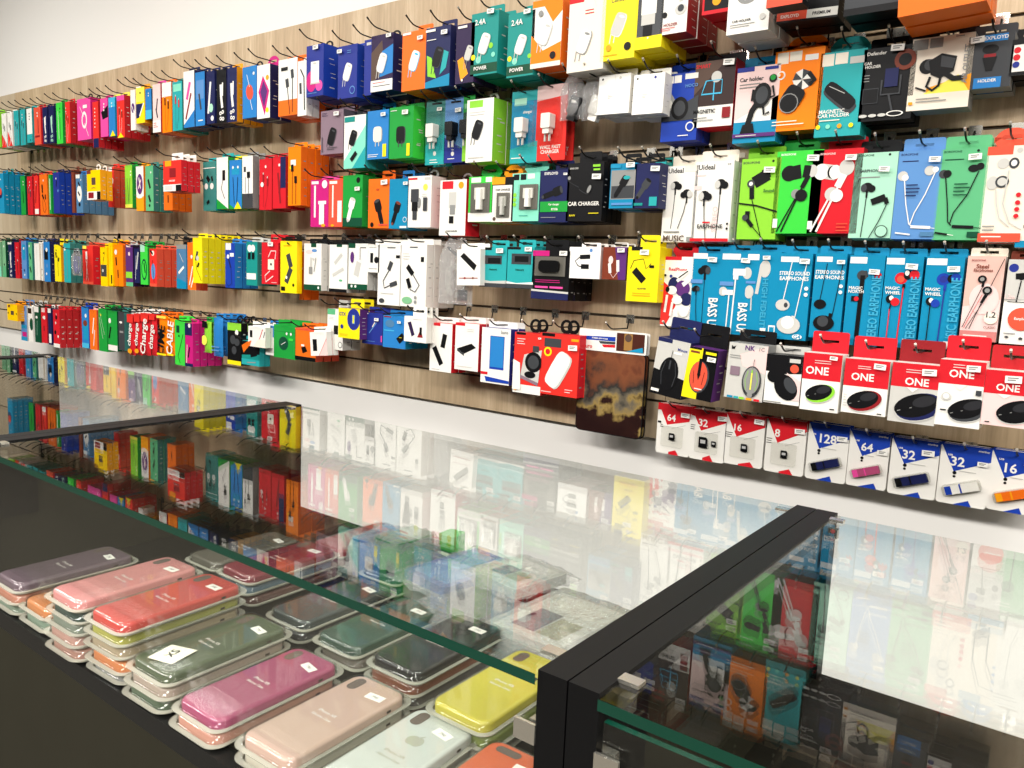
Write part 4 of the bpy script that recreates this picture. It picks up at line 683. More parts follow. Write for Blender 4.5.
L:603,152,795,615|gg/gr|n=2,t=.03,tab=n,tabc=gg,rough=.35,stk=.73/.1/.27|txt BOROFONE .25 .03 .025 dk;ell k .77 .03 .03;lines dk .1 .11 .6 1;ell dg .1 .27 .1;ell k .18 .27 .09;ell k .72 .22 .12 .7;ell k .85 .2 .08;line k .035 .15 .3 .25 .6 .3 .8 .38 .84;line k .035 .83 .25 .65 .5 .4 .7 .34 .83;line k .07 .4 .85 .85 .86;line k .02 .8 .86 1 .87;line k .06 .05 .92 .32 .94;line w .02 .32 .94 .45 .95;rect dk .73 .91 .98 .97;lines dk .35 .38 .35 4|leaf green earphone box
L:842,138,1002,625|ps/w|n=2,t=.03,tab=round,tabc=co,rough=.35|rect co .0 .0 .6 .09;ell lg .75 .05 .07;ell lg .4 .18 .14;ell dg .65 .18 .12 1.2;ell w .65 .18 .07 1.2;ell lg .2 .38 .14 1.3;ell dg .42 .37 .16;ell lg .42 .37 .11;line lg .04 .55 .25 .5 .6 .7 .8 1 .87;line lg .04 .3 .45 .35 .6 .45 .75 .7 .84;ell r .84 .51 .06;ell r .84 .59 .06;ell r .84 .66 .06;ell r .84 .73 .06;lines g .08 .83 .4 3;foot co .91;lines w .08 .94 .6 1|cream earphone box with orange round tab
L:1038,150,1185,655|ps/w|n=2,t=.03,tab=round,tabc=sb,rough=.35|rect c .0 .0 .6 .09;line k .05 .25 .9 .25 .5 .5 .2 .9 .18;line k .05 .6 .9 .62 .5 .9 .25;ell k .3 .78 .14;ell dg .5 .82 .16;ell k .4 .92 .12;ell sb .85 .3 .05;ell sb .85 .38 .05;ell sb .85 .46 .05;foot c .93|cream earphone box with blue foot
L:1215,165,1370,690|w/w|n=2,t=.03,tab=F,tabc=w,rough=.35|line g .03 .3 .3 .35 .7 .5 .9;ell lg .3 .25 .15;ell lg .7 .3 .15;lines g .1 .08 .6 2|plain white earphone box, last of its row
#blue earphone row|earphone boxes in the blue row|.1|.03|2|box
Q:228,135,352,500|w/dr|n=2,t=.035,tab=round,tabc=r,rough=.35|rect r 0 0 .6 .05;txt RealPhone .5 .18 .05 r;poly R 0 .35 .3 .45 .5 .7 .2 .98 0 .98;ell n .4 .4 .2 1.2;ell pu .7 .45 .25;ell n .85 .6 .2;line w .1 .5 .35 .85 .2;line w .14 .7 .4 1 .3;line k .05 .55 .3 .85 .2;ell w .35 .48 .17 .8;ell k .2 .47 .07 1.3;line w .08 .2 .55 .15 .8;ell w .55 .62 .18 .7;line w .08 .4 .65 .35 .85;ell w .8 .78 .16;line w .16 .5 .75 .6 .97;rect y .55 .93 .9 .97;ell k .1 .27 .04;ell nb .3 .28 .05|red and white splash earphone box
Q:375,118,498,520|c/c|n=2,t=.03,tab=f,tabc=c,rough=.35,stk=.7/.08/.3|rect w .02 .0 .5 .07;bud k .45 .23 1.1 dg 1 .45 1;bud k .2 .47 .7 dg 1 .3 1;rect lb .0 .34 .4 .39;txt BASS_UP .8 .78 .13 w -1.57|blue box with black earphones reading BASS
Q:525,112,650,540|c/c|n=2,t=.03,tab=f,tabc=c,rough=.35,stk=.8/.1/.28|rect w .02 .02 .6 .09;ell lg .85 .25 .14 1.3;rect w .4 .2 .8 .28;line w .06 .5 .25 .45 1;line w .16 .5 .2 .5 .33;ell lg .12 .48 .14;rect w .1 .46 .45 .52;line w .05 .33 .5 .3 1;rect lb .0 .36 .45 .41;txt BASS_UP .8 .8 .12 w -1.57|blue box with white earphones reading BASS
Q:658,110,790,550|c/c|n=2,t=.03,tab=f,tabc=c,rough=.35,stk=.6/.07/.22|rect w .0 .03 .35 .1;ell lg .55 .2 .17 1.5;line lg .1 .45 .15 .35 .5;ell lg .12 .48 .14 1.4;line lg .05 .2 .5 .22 .7;rect lb .0 .35 .3 .38;txt HIGH_FIDELITY .6 .63 .07 3fa6c8 -1.57;rect w .55 .9 .72 .97;rect w .8 .86 1 .97;rect c .83 .88 .97 .95|blue box reading HIGH FIDELITY
Q:820,118,948,568|c/c|n=2,t=.03,tab=f,tabc=c,rough=.35,stk=.8/.09/.3|rect w .05 .04 .6 .1;txt STEREO_SOUND .5 .23 .045 w;txt EARPHONES .5 .29 .045 w;line w .035 .4 .1 .2 .6;line w .035 .85 .1 .62 .75;ell lg .22 .6 .22 .8;ell dg .32 .6 .06 1.3;line lg .1 .58 .72 .55 .8;ell lg .45 .83 .36 .75;ell w .42 .8 .2;ell w .9 .4 .06;ell w .9 .47 .06;ell w .75 .96 .15 .5;txt G4 .75 .96 .05 c|blue box reading STEREO SOUND with white earphones
R:-40,118,78,560|c/c|n=2,t=.03,tab=f,tabc=c,rough=.35,stk=.85/.1/.25|rect w .05 .04 .55 .1;txt STEREO_SOUND .5 .22 .045 w;txt EARPHONES .5 .28 .045 w;line k .035 .4 .12 .25 .6;line k .035 .9 .1 .7 .75;ell k .28 .6 .2 .8;line k .1 .65 .7 .62 .8;ell k .45 .82 .34 .75;ell dg .42 .8 .18;ell w .9 .38 .06;ell w .9 .45 .06;ell w .75 .96 .15 .5|blue box reading STEREO SOUND with black earphones
R:135,128,268,600|c/c|n=2,t=.03,tab=f,tabc=c,rough=.35,stk=.75/.18/.3|rect w .02 .02 .5 .09;line dg .2 .35 .22 .55 .2;ell dg .4 .22 .15;line k .13 .42 .22 .4 .9;ell r .85 .22 .1;txt MAGIC .25 .36 .035 w;txt NORTH .27 .4 .035 w;line k .16 .15 .48 .4 .48;ell r .3 .48 .07;line k .03 .4 .5 .35 1;txt STEREO_EARPHONE .82 .6 .1 3fa6c8 1.57;rect w .7 .92 .85 .97|blue box reading MAGIC NORTH
R:322,133,462,608|c/c|n=2,t=.03,tab=f,tabc=c,rough=.35,stk=.72/.11/.32|rect w .02 .02 .5 .09;ell r .45 .24 .17;ell co .44 .25 .1;ell k .62 .2 .11 1.3;ell w .6 .18 .06 1.3;ell r .8 .2 .13 1.1;line k .08 .55 .3 .54 .35;line r .05 .54 .34 .5 1;txt MAGIC .25 .35 .035 w;txt WHEEL .27 .4 .035 w;ell k .2 .47 .1 1.2;ell w .25 .46 .06 1.2;ell r .36 .5 .12;line k .05 .25 .52 .23 .6;line r .04 .23 .58 .22 1;txt STEREO_EARPHONE .85 .6 .1 3fa6c8 1.57;rect w .66 .9 .86 .98|blue box reading MAGIC WHEEL with red earphones
R:528,135,668,622|c/c|n=2,t=.03,tab=f,tabc=c,rough=.35,stk=.75/.13/.32|rect w .02 .02 .55 .09;ell B .5 .24 .18;ell nb .5 .24 .1;ell k .7 .23 .1 1.2;ell B .82 .22 .13;line B .08 .57 .3 .56 .36;line nb .05 .56 .34 .52 1;txt MAGIC .25 .35 .035 w;txt WHEEL .27 .4 .035 w;ell k .2 .48 .1 1.2;ell w .24 .47 .06 1.2;ell B .36 .5 .12;line k .04 .23 .52 .22 1;txt MUSIC_EARPHONE .85 .6 .1 3fa6c8 1.57;rect w .68 .9 .86 .98|blue box reading MAGIC WHEEL with blue earphones
R:740,132,878,576|pk/w|n=2,t=.03,tab=f,tabc=ps,rough=.35|poly lp 0 .6 1 .5 1 1 0 1;foot mg .88;foot pk .885;foot ca7f7a .88;lines w .1 .93 .7 1;ell lp .55 .5 .4 1.2;txt Steel .42 .12 .05 br;txt Earphones .45 .17 .045 br;txt BOROFONE .3 .05 .02 dr;ell k .45 .27 .12;ell g .45 .27 .06;line k .07 .5 .29 .48 .36;line k .025 .48 .36 .05 .85;line k .025 .65 .45 .15 .86;line r .02 .5 .45 .1 .85;ell k .62 .4 .13;ell g .62 .4 .07;line k .08 .6 .45 .5 .55;line k .03 .5 .55 .25 .86;line k .03 .98 .03 .7 .35;ell ps .8 .72 .18;txt 1.2 .8 .68 .07 dg;txt CLASSIC .8 .83 .025 br|pink box reading Steel Earphones
R:948,150,1075,592|w/br|n=2,t=.03,tab=f,tabc=br,rough=.35|poly lg 0 0 1 .0 1 .45 0 .5;ell nb .17 .1 .14;line k .2 .25 .2 .5 .19;ell k .42 .2 .1 1.2;line k .05 .42 .25 .35 .5;ell k .8 .27 .1 1.2;line k .03 .1 .5 1 .5;txt 1.2m .15 .44 .06 lp;rect g 0 .47 1 .475;ell co .55 .7 .38;txt Earphones .6 .7 .04 w;ell dg .2 .92 .06 .6;ell dg .6 .93 .06 .8;lines g .1 .87 .5 1|grey and white earphone box
R:1085,160,1210,630|sg/dk|n=2,t=.03,tab=f,tabc=sg,rough=.35|ell dk .4 .3 .2;line dk .05 .45 .35 .5 .9;lines w .1 .05 .5 2;foot dk .92|grey green earphone box past the picture edge
#mouse row|computer mouse boxes|.165|.04|2|box
V:81,112,259,500|lg/n|n=1,t=.05,tab=n,tabc=n,rot=7,rough=.35,th=.045|foot k .55;poly lg 0 0 1 0 1 .65 0 .55;rect n 0 .0 .45 .07;txt Mouse .8 .15 .05 nb;rect w .55 .2 .8 .24;mousev k dg .5 .6 1.15;rect w .05 .9 .3 .95|grey and navy box with black mouse
V:286,170,452,520|k/pu|n=1,t=.05,tab=n,tabc=k,rot=5,rough=.35,stk=.85/.18/.28,th=.05|rect y 0 0 .5 1;rect k .05 0 .45 .04;rect br .1 .07 .4 .11;rect y .6 .05 .95 .1;ell dg .5 .56 .33 1.55;ell co .48 .55 .29 1.65;line k .1 .48 .2 .48 .5;poly k .42 .5 .54 .5 .48 .62;line k .02 .3 .45 .34 .7;line k .02 .66 .45 .62 .7;rect w .4 .78 .65 .8|yellow and black box with red mouse
V:563,142,780,525|lg/g|n=2,t=.05,tab=n,tabc=k,rot=2,rough=.35|poly lp .3 .2 1 0 1 .5 .4 .4;poly k .07 .05 .12 .08 .18 .05 .15 .12 .07 .12;txt NK .55 .07 .09 pu;txt 1C .85 .07 .07 g;lines g .05 .22 .4 2;rect m .1 .42 .35 .58;mousev dg k .68 .66 .95;mousev g lm .68 .64 .8;line ly .05 .68 .5 .68 .8;ell g .68 .9 .07;rect c .1 .95 .25 .99;rect T .28 .95 .4 .99;rect lm .42 .95 .55 .99;rect a .6 .95 .75 .99;rect r .8 .95 .95 .99|silver box with grey gaming mouse
V:815,215,1015,552|w/k|n=2,t=.05,rough=.35,tab=f,tabc=lg|head k .35;poly k 0 .0 1 0 1 .35 .3 .4 0 .3;rect lg .65 .06 .95 .14;ell co .8 .26 .12;poly lp .6 .35 1 .5 1 .9 .7 .9;ell k .6 .65 .3 1.3 .6;ell dg .72 .6 .15 1.6 .6;ell k .3 .42 .25 .8 .5;rect g .0 .96 .5 .98|white box with tilted black mouse
Q:945,625,1112,940|w/w|n=1,th=.042,t=.045,tab=n,tabc=r,rough=.35,stk=.8/.06/.2,kind=box|head r .46;txt ONE .38 .3 .14 w;lines lp .3 .12 .5 2;poly w .35 .46 .6 .46 .48 .54;mouse k lm .5 .68 .95;rect k .8 .93 .92 .95|red ONE box with green-sided mouse
R:112,655,312,958|w/w|n=1,th=.042,t=.05,tab=n,tabc=r,rough=.35,stk=.8/.1/.26|head r .5;txt ONE .42 .32 .14 w;lines lp .3 .12 .4 2;poly w .35 .5 .6 .5 .48 .56;mouse k dr .5 .74 .95;rect k .82 .95 .92 .97;lines lg .04 .66 .1 5 .05|red ONE box with red-sided mouse
R:355,675,562,1005|w/w|n=1,th=.042,t=.045,tab=n,tabc=dr,rough=.35,stk=.8/.12/.3|poly lg 0 0 1 0 1 1 0 1;head r .4;txt ONE .55 .3 .13 w;lines lp .3 .1 .4 2;poly w .35 .4 .6 .4 .48 .48;mouse k n .62 .7 1.25|red ONE box with large navy mouse
R:597,660,792,1022|w/w|n=1,th=.042,t=.05,tab=n,tabc=r,rough=.35,stk=.75/.1/.3|head r .36;txt ONE .5 .2 .12 w;lines lp .3 .06 .4 2;poly w .35 .36 .65 .36 .5 .45;mouse k dg .72 .72 1.1;ell lg .22 .55 .1;ell w .22 .55 .07;rect k .12 .75 .25 .77;rect dg .85 .42 .97 .5|red ONE box with black mouse
R:832,712,1040,1022|lg/w|n=1,th=.042,t=.045,tab=n,tabc=rd,rough=.35,stk=.6/.14/.35|poly lp 0 0 1 0 1 1 0 1;poly lp 0 0 1 0 1 .4 0 .4;head r .42;txt ONE .5 .3 .13 w;poly w .3 .42 .6 .42 .45 .5;mouse k k .75 .7 1.1;rect k .1 .93 .2 .95|red and lilac ONE box at the edge
#memory card row|blister cards with memory|.07|.009|3|sd
T:90,115,243,400|w|cards=-.02:.2,stk=.85/.18/.25|poly r 0 0 1 0 .95 .3 .3 .42;rect r 0 0 1 .14;txt 64 .42 .27 .14 w;rect k .02 .36 .12 .4;lines k .1 .42 .1 2;poly r .4 .95 .6 .9 .7 1 .4 1;line g .01 .45 .48 .85 .38|64 gigabyte memory card pack
T:262,145,422,432|w|cards=-.1:.3/.2:.15,stk=.9/.12/.25|poly r 0 0 1 0 1 .2 .3 .42;rect r 0 0 1 .14;txt 32 .35 .26 .15 w;lines k .0 .32 .18 3;poly r .4 .95 .6 .88 .7 1 .4 1;line g .01 .4 .48 .85 .38|32 gigabyte card pack with adapter
T:440,165,617,460|w|cards=.03:.2,stk=.87/.1/.25|poly r 0 0 1 0 1 .2 .3 .45;txt 16 .32 .27 .14 w;lines k .02 .38 .18 3;poly r .4 .97 .7 .9 .8 1 .4 1;line g .01 .5 .48 .85 .38|16 gigabyte memory card pack
T:650,190,828,500|w|cards=.0:.2,stk=.85/.18/.25|poly r 0 0 1 0 1 .18 .3 .45;txt 8 .28 .27 .15 w;lines k .02 .38 .16 3;poly r .4 .97 .65 .9 .75 1 .4 1;line g .01 .5 .48 .85 .38|8 gigabyte memory card pack
T:862,215,1042,540|w|kind=flash,dev=n/k,t=.012,stk=.85/.22/.25|poly B 0 0 1 0 1 .22 .3 .45;txt 128 .5 .26 .16 w;ell k .3 .48 .04;ell k .3 .53 .03;poly B .3 1 .62 .9 .68 1;txt USB .15 .2 .03 w;lines lg .35 .42 .4 1|128 gigabyte flash drive pack
U:132,305,308,625|w|kind=flash,dev=mg/p,t=.012,stk=.85/.33/.25|poly B 0 0 1 0 1 .22 .35 .45;txt 64 .45 .28 .15 w;ell k .35 .48 .04;ell k .35 .53 .03;poly B .3 1 .7 .9 .78 1;txt USB .2 .18 .03 w;lines lg .4 .42 .4 1;txt smartbuy .83 .06 .04 w|64 gigabyte pack with pink flash drive
U:347,342,560,675|w|kind=flash,dev=n/k,t=.012,stk=.78/.2/.26|poly B 0 0 1 0 1 .22 .3 .45;txt 32 .38 .28 .16 w;ell k .32 .47 .04;ell k .32 .53 .03;poly B .35 1 .65 .9 .72 1;txt USB .2 .18 .03 w;lines lg .4 .42 .4 1;txt smartbuy .85 .05 .04 w|32 gigabyte pack with dark flash drive
U:600,374,822,722|w|kind=flash,dev=w/B,t=.012,stk=.85/.26/.2|poly B 0 0 1 0 1 .22 .3 .45;txt 32 .36 .28 .16 w;ell k .32 .47 .04;ell k .32 .53 .03;poly B .35 1 .65 .9 .72 1;txt USB .2 .18 .03 w;lines lg .4 .42 .4 1;txt smartbuy .85 .06 .04 w|32 gigabyte pack with white flash drive
U:862,405,1085,760|w|kind=flash,dev=o/a,t=.012,stk=.8/.15/.3|poly B 0 0 1 0 1 .22 .3 .45;txt 16 .4 .28 .16 w;ell k .32 .47 .04;ell k .32 .53 .03;poly B .35 1 .65 .9 .72 1;txt USB .2 .15 .03 w;lines lg .4 .42 .4 1|16 gigabyte pack with orange flash drive
'''
def parse():
    items = []; row = None
    for ln in TABLE.strip().split('\n'):
        if ln.startswith('#'):
            f = ln[1:].split('|'); row = dict(row=f[0], grp=f[1], d=float(f[2]), t=float(f[3]), n=int(f[4]), kind=f[5]); continue
        f = ln.split('|'); tl, co = f[0].split(':'); x, y, s = TILE[tl]; q = [float(v) for v in co.split(',')]
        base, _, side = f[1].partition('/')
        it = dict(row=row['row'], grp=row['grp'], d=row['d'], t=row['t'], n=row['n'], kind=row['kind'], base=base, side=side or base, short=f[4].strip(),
                  tab='-', tabc=side or base, stk=None, rot=0, rough=.42, th=None, dev='k', deco='lg' if random.random() < .5 else 'g', lbl=None)
        it['px'] = (x+q[0]*s, y+q[1]*s, x+q[2]*s, y+q[3]*s)
        for o in f[2].split(','):
            if not o: continue
            k, v = o.split('=')
            if k in ('d', 't', 'rough', 'th'): it[k] = float(v)
            elif k == 'n': it[k] = int(v)
            elif k == 'rot': it[k] = math.radians(float(v))
            elif k in ('stk', 'win'): it[k] = tuple(float(z) for z in v.split('/'))
            elif k == 'cards': it[k] = [tuple(float(z) for z in c.split(':')) for c in v.split('/')]
            else: it[k] = v
        if it['kind'] == 'sd' and 'cards' not in it: it['cards'] = [(0, .2)]
        it['art'] = [a.strip() for a in f[3].split(';') if a.strip() and a.strip() != 'x']
        x0, y0, x1, y1 = it['px']; A, B = onwall(x0, y0, it['d']), onwall(x1, y1, it['d'])
        it['w'] = B.x-A.x; it['h'] = A.z-B.z
        it['loc'] = Vector(((A.x+B.x)/2, -it['d']+it['t']/2, B.z))
        if it['tab'] == '-' and it['kind'] == 'box': it['tab'] = 'f'
        if it['tab'] == 'n' and it['row'] in ('phone holder row', 'tall earphone row', 'mouse row'): it['tab'] = 'F'
        if it['th'] is None: it['th'] = {'f': .016, 'n': .028, 'F': .027, 'round': .036, 'ring': .024, '-': 0}[it['tab']]
        it['name'] = NAMES[it['row']][0]; items.append(it)
    return items
ITEMS = parse()
def bag_sheet(w, h, t, seed, amp=.004, m=None):
    mb = MB(); nx, nz = 10, 14; vs = []
    for sgn in (-1, 1):
        for j in range(nz+1):
            for i in range(nx+1):
                u, v = i/nx, j/nz; p = Vector((u*5+seed, v*6, sgn*3))
                b = (math.sin(PI*u)**.5)*(math.sin(PI*min(v*1.15, 1))**.5 if 0 < v*1.15 < 1 else 0)
                pin = 1-.55*max(0, v-.72)/.28
                vs.append(((u-.5)*w*pin+amp*noise.noise(p)*.8, sgn*(b*t/2+.0008)+amp*noise.noise(p*1.9)*b, v*h))
    N = (nx+1)*(nz+1)
    for k in (0, 1):
        mb.faces(vs, [(k*N+j*(nx+1)+i, k*N+j*(nx+1)+i+1, k*N+(j+1)*(nx+1)+i+1, k*N+(j+1)*(nx+1)+i) for j in range(nz) for i in range(nx)], m or BAGM, True)
    return mb
def coil(mb, x, z, r, asp, n, rad, c, y=0):
    for k in range(n):
        rr = r*(1-.12*k)
        mb.tube([(x+rr*math.cos(2*PI*i/16), y+.001*math.sin(i)+.002*k, z+rr*asp*math.sin(2*PI*i/16)) for i in range(17)], rad, c, 6)
def make_bag(it):
    it['name'] = {'bag': 'clear_bag', 'coil': 'clear_pouch'}[it['kind']]
    w, h, t = it['w'], it['h'], it['t']; root = empty(it['name'], it['loc'])
    d = MB()
    if it['kind'] == 'coil':
        coil(d, 0, h*.42, w*.34, 1.5, 5, .0028, mat(it['dev'], .35)); d.box(-w*.2, -.004, h*.72, -w*.05, .004, h*.9, mat('k')); d.box(w*.1, -.004, h*.72, w*.25, .004, h*.9, mat('k')); d.build('coiled_cable', root)
    elif 'cable' in it['short']:
        coil(d, 0, h*.35, w*.3, 1.2, 3, .002, mat('lg', .35)); d.box(w*.1, -.005, h*.06, w*.32, .005, h*.22, mat('k')); d.tube([(-w*.25, 0, h*.85), (w*.05, 0, h*.72)], .004, mat('k'), 8); d.build('coiled_cable', root)
    else:
        charger3d(d, 0, h*.3, .95, mat(it['dev'], .3), y=-.012, pins=False); d.box(-.009, -.0126, h*.36, .003, -.012, h*.42, mat('w')); d.build('wall_charger', root).rotation_euler = (0, .35, 0)
    bag_sheet(w, h, t, it['loc'].x*7).build('bag_film', root)
    return root
def make_pad(it):
    """a bendy mouse pad hanging from a printed header card"""
    w, h = it['w'], it['h']; a = onwall(S_[0]+690*S_[2], S_[1]+205*S_[2], it['d']); b = onwall(S_[0]+952*S_[2], S_[1]+602*S_[2], it['d'])
    root = empty('mouse_pad', (it['loc'].x, it['loc'].y, b.z)); H = a.z-b.z; W = b.x-a.x
    m = bpy.data.materials.new('smoky_print'); m.use_nodes = True; nt = m.node_tree; N = nt.nodes; bs = N['Principled BSDF']; bs.inputs['Roughness'].default_value = .25
    tc = N.new('ShaderNodeTexCoord'); nz = N.new('ShaderNodeTexNoise'); nz.inputs['Scale'].default_value = 16; nz.inputs['Detail'].default_value = 5
    nt.links.new(tc.outputs['Object'], nz.inputs[0]); cr = N.new('ShaderNodeValToRGB'); sx = N.new('ShaderNodeSeparateXYZ'); nt.links.new(tc.outputs['Object'], sx.inputs[0])
    ma = N.new('ShaderNodeMath'); ma.operation = 'MULTIPLY_ADD'; ma.inputs[1].default_value = .72/H; nt.links.new(sx.outputs[2], ma.inputs[0])
    mb2 = N.new('ShaderNodeMath'); mb2.operation = 'MULTIPLY_ADD'; mb2.inputs[1].default_value = 1.1; mb2.inputs[2].default_value = -.42
    nt.links.new(nz.outputs[0], mb2.inputs[0]); nt.links.new(mb2.outputs[0], ma.inputs[2]); nt.links.new(ma.outputs[0], cr.inputs[0])
    e = cr.color_ramp.elements; e[0].position = .12; e[0].color = lin('241211'); e[1].position = .95; e[1].color = lin('5a3024')
    for pp, cc in ((.3, '2b1714'), (.37, '98804a'), (.45, '6b6252'), (.55, '2f302e'), (.66, '70442e'), (.8, '7e4a30')):
        q = e.new(pp); q.color = lin(cc)
    nt.links.new(cr.outputs[0], bs.inputs['Base Color'])
    p = MB(); out = rrect(-W/2, 0, W/2, H, .014, 5); p.extr(out, 'y', -.0035, .0, mat('k', .8)); p.poly([(x*.985, -.0038, .002+z*.985) for x, z in out], m)
    p.build('pad', root)
    c = MB(); cz = H; hh = it['h']; cw = it['w']
    c.extr(rrect(-cw/2, cz-.003, cw/2, cz+hh, .004, 3), 'y', -.0052, -.0042, mat('w', .35))
    A = Art(c, cw, hh, -.0052); L0 = len(c.v)
    A.p('B', [(.08, .36), (.55, .3), (.55, .52), (.12, .55)]); A.p('r', [(.35, .72), (.55, .68), (.55, .82), (.38, .85)]); A.p('dg', [(.3, .56), (.55, .54), (.55, .66), (.33, .68)])
    A.t('buro', .14, .85, .2, 'r'); A.r(.57, .08, .97, .95, '4a241b'); A.r(.68, .1, .8, .9, 'a0763f'); A.p('C', [(.72, .95), (.95, .7), (.96, .95)]); A.e(.74, .3, .05, 'bn', 1)
    A.t('Коврик для мыши', .32, .43, .1, 'w')
    for i in range(L0, len(c.v)): c.v[i] = (c.v[i][0], c.v[i][1], c.v[i][2]+cz)
    c.build('header_card', root)
    return root
S_ = TILE['S']
byrow = {}
for it in ITEMS: byrow.setdefault(it['row'], []).append(it)
used = set()
def labelled(txt, alts):
    for s in alts:
        L = txt+s
        if L not in used and len(re.findall(r"[A-Za-z0-9][A-Za-z0-9']*", L)) <= 16: used.add(L); return L
    L = txt+alts[0]; print('DUPLICATE', L); return L
ORD = ['', 'second', 'third', 'fourth', 'fifth', 'sixth', 'seventh']
def near(its, i, same):
    o = [j for j in (i+1, i-1, i+2, i-2) if 0 <= j < len(its) and its[j]['short'] != same]
    return [its[j]['short'].split(' with ')[0].split(',')[0].split(' reading ')[0] for j in o]
for row, its in byrow.items():
    its.sort(key=lambda i: i['loc'].x)
    for i, it in enumerate(its):
        k = it['kind']
        o = make_pad(it) if k == 'pad' else make_bag(it) if k in ('bag', 'coil') else make_pack(it)
        cat = {'pad': 'mouse pad', 'bag': 'bag', 'coil': 'cable'}.get(k, NAMES[row][1])
        if k == 'clam': cat = 'charger'
        nb = near(its, i, it['short'])
        tag(o, labelled(it['short'], [', '+row+', beside the '+x for x in nb]), cat, it['grp'])
        step = it['t']*1.04+.0015
        for q in range(1, it['n']):
            dy = q*step
            if it['d']-dy-it['t'] < .01: break
            c = copy_tree(o); c.location = (it['loc'].x+random.uniform(-.0012, .0012), o.location.y+dy, o.location.z-random.uniform(0, .002))
            core = it['short'].split(' with ')[0].split(',')[0]
            tag(c, labelled(ORD[q]+' '+core, [' behind front one, '+row+', next to '+x for x in nb]+[' behind front one, '+row, ', '+row+' next to '+nb[0], ', behind the front one', ', '+row]), cat, it['grp'])
        hz = it['loc'].z+it['h']+(it['th']*.5 if it['tab'] != '-' else -.006 if k not in ('bag', 'coil') else -.004)
        if k == 'pad': hz = it['loc'].z+it['h']-.012
        sl = min(SLOTS, key=lambda s: abs(s-hz-.012))
        if it['d'] > .2 and row in ('second row',): sl = sl
        hk = make_hook(it['loc'].x, hz, it['d']+(.055 if it['loc'].x < -1.6 else .03), 'l' if it['loc'].x > -1.45 else 'dg', sl)
        tag(hk, labelled('metal slatwall hook', [' holding the '+it['short']+', '+row, ' carrying '+it['short'].split(' with ')[0]+' beside '+(nb or ['x'])[0]]+[' carrying the '+it['short'].split(' with ')[0]+', '+x for x in nb]), 'hook', 'hooks on the slatwall, '+row)

# ------------------------------------------------------------------ glass counters
GZ, SZ = 1.0, .81                      # top of the glass, top of the display shelf
YF, YB = -CAMD+.388, -CAMD+.922
def counter(x0, x1, label, right=False):
    root = empty('display_counter', ((x0+x1)/2, (YF+YB)/2, 0)); cx, cy = root.location.x, root.location.y
    def B(name, boxes, m, bev=0):
        mb = MB()
        for b in boxes: mb.box(b[0]-cx, b[1]-cy, b[2], b[3]-cx, b[4]-cy, b[5], m)
        o = mb.build(name, root)
        if bev: md = o.modifiers.new('b', 'BEVEL'); md.width = bev; md.segments = 2
        return o
    P = .0222; FT = GZ-.016 if right else GZ-.0085
    for xa in (x0+.0006, x1-P-.0006):
        B('top_rail', [(xa, YF+.012, GZ-.028, xa+P, YB+.004, GZ+.002)], BLACK, .0008)
        B('post', [(xa, YF+.012, .0, xa+P, YF+.032, GZ-.028)], BLACK, .0008)
        B('post', [(xa, YB-.018, .0, xa+P, YB+.004, GZ-.028)], BLACK, .0008)
    B('side_panel', [(x0+.004, YF+.018, SZ, x0+.015, YB-.018, GZ-.028)], LAMIN)
    B('side_panel', [(x1-.015, YF+.018, SZ, x1-.004, YB-.018, GZ-.028)], LAMIN)
    B('corner_block', [(x0+.015, YF+.018, GZ-.105, x0+.021, YF+.085, GZ-.028)], BLACK)
    B('cabinet_body', [(x0+.002, YF+.012, .08, x1-.002, YB-.002, SZ-.014), (x0+.03, YF+.05, 0, x1-.03, YB-.03, .08)], LAMIN)
    B('shelf', [(x0+.002, YF+.012, SZ-.014, x1-.002, YB, SZ)], plaster('shelf_top', '191814', '1f1d18', .45, 10, .15) if 'shelf_top' not in MATS else MATS['shelf_top'])
    B('shelf_trim', [(x0+P, YF-.006, SZ-.024, x1-P, YF+.012, SZ-.003)], mat('1c1c1b', .25), .002)
    g = B('glass_top', [(x0+P+.001, YF+.010, GZ-.008, x1-P-.001, YB, GZ)], GLASS)
    e = MB()                                        # the ground green edges of the top pane
    YG = YF+.010-cy
    a, b = x0+P+.001-cx, x1-P-.001-cx
    e.poly([(a, YG-.0004, GZ-.0078), (b, YG-.0004, GZ-.0078), (b, YG-.0004, GZ-.0004), (a, YG-.0004, GZ-.0004)], EDGE)
    e.build('glass_edge', g)
    fg = B('front_glass', [(x0+P+.004, YF+.0135, SZ+.0005, x1-P-.004, YF+.0185, FT)], GLASS)
    e = MB(); a, b = x0+P+.004-cx, x1-P-.004-cx; z = FT+.0002
    e.poly([(a, YF+.0135-cy, z), (b, YF+.0135-cy, z), (b, YF+.0185-cy, z), (a, YF+.0185-cy, z)], EDGE); e.build('glass_edge', fg)
    for xa, s in ((x0+P, 1), (x1-P, -1)):
        for yy in (YF+.035, YB-.03):
            B('glass_clip', [(min(xa, xa+s*.015), yy, GZ+.0002, max(xa, xa+s*.015), yy+.010, GZ+.0028), (min(xa, xa+s*.010), yy+.001, GZ-.019, max(xa, xa+s*.010), yy+.009, GZ-.0085)], CHROME)
        B('glass_clip', [(min(xa, xa+s*.017), YF+.0105, GZ-.050, max(xa, xa+s*.017), YF+.013, GZ-.036), (min(xa, xa+s*.010), YF+.019, GZ-.048, max(xa, xa+s*.010), YF+.025, GZ-.038)], CHROME)
    tag(root, label, 'display counter', 'glass topped counters')
    return root
XA, XB, XL = -1.195, -.2445, -2.175
counter(-3.15, XL, 'glass topped black display counter at the far end')
counter(XL, XA, 'glass topped black display counter between end one and phone cases')
counter(XA, XB, 'glass topped black display counter full of phone cases')
counter(XB, .72, 'glass topped black display counter with an empty shelf', True)

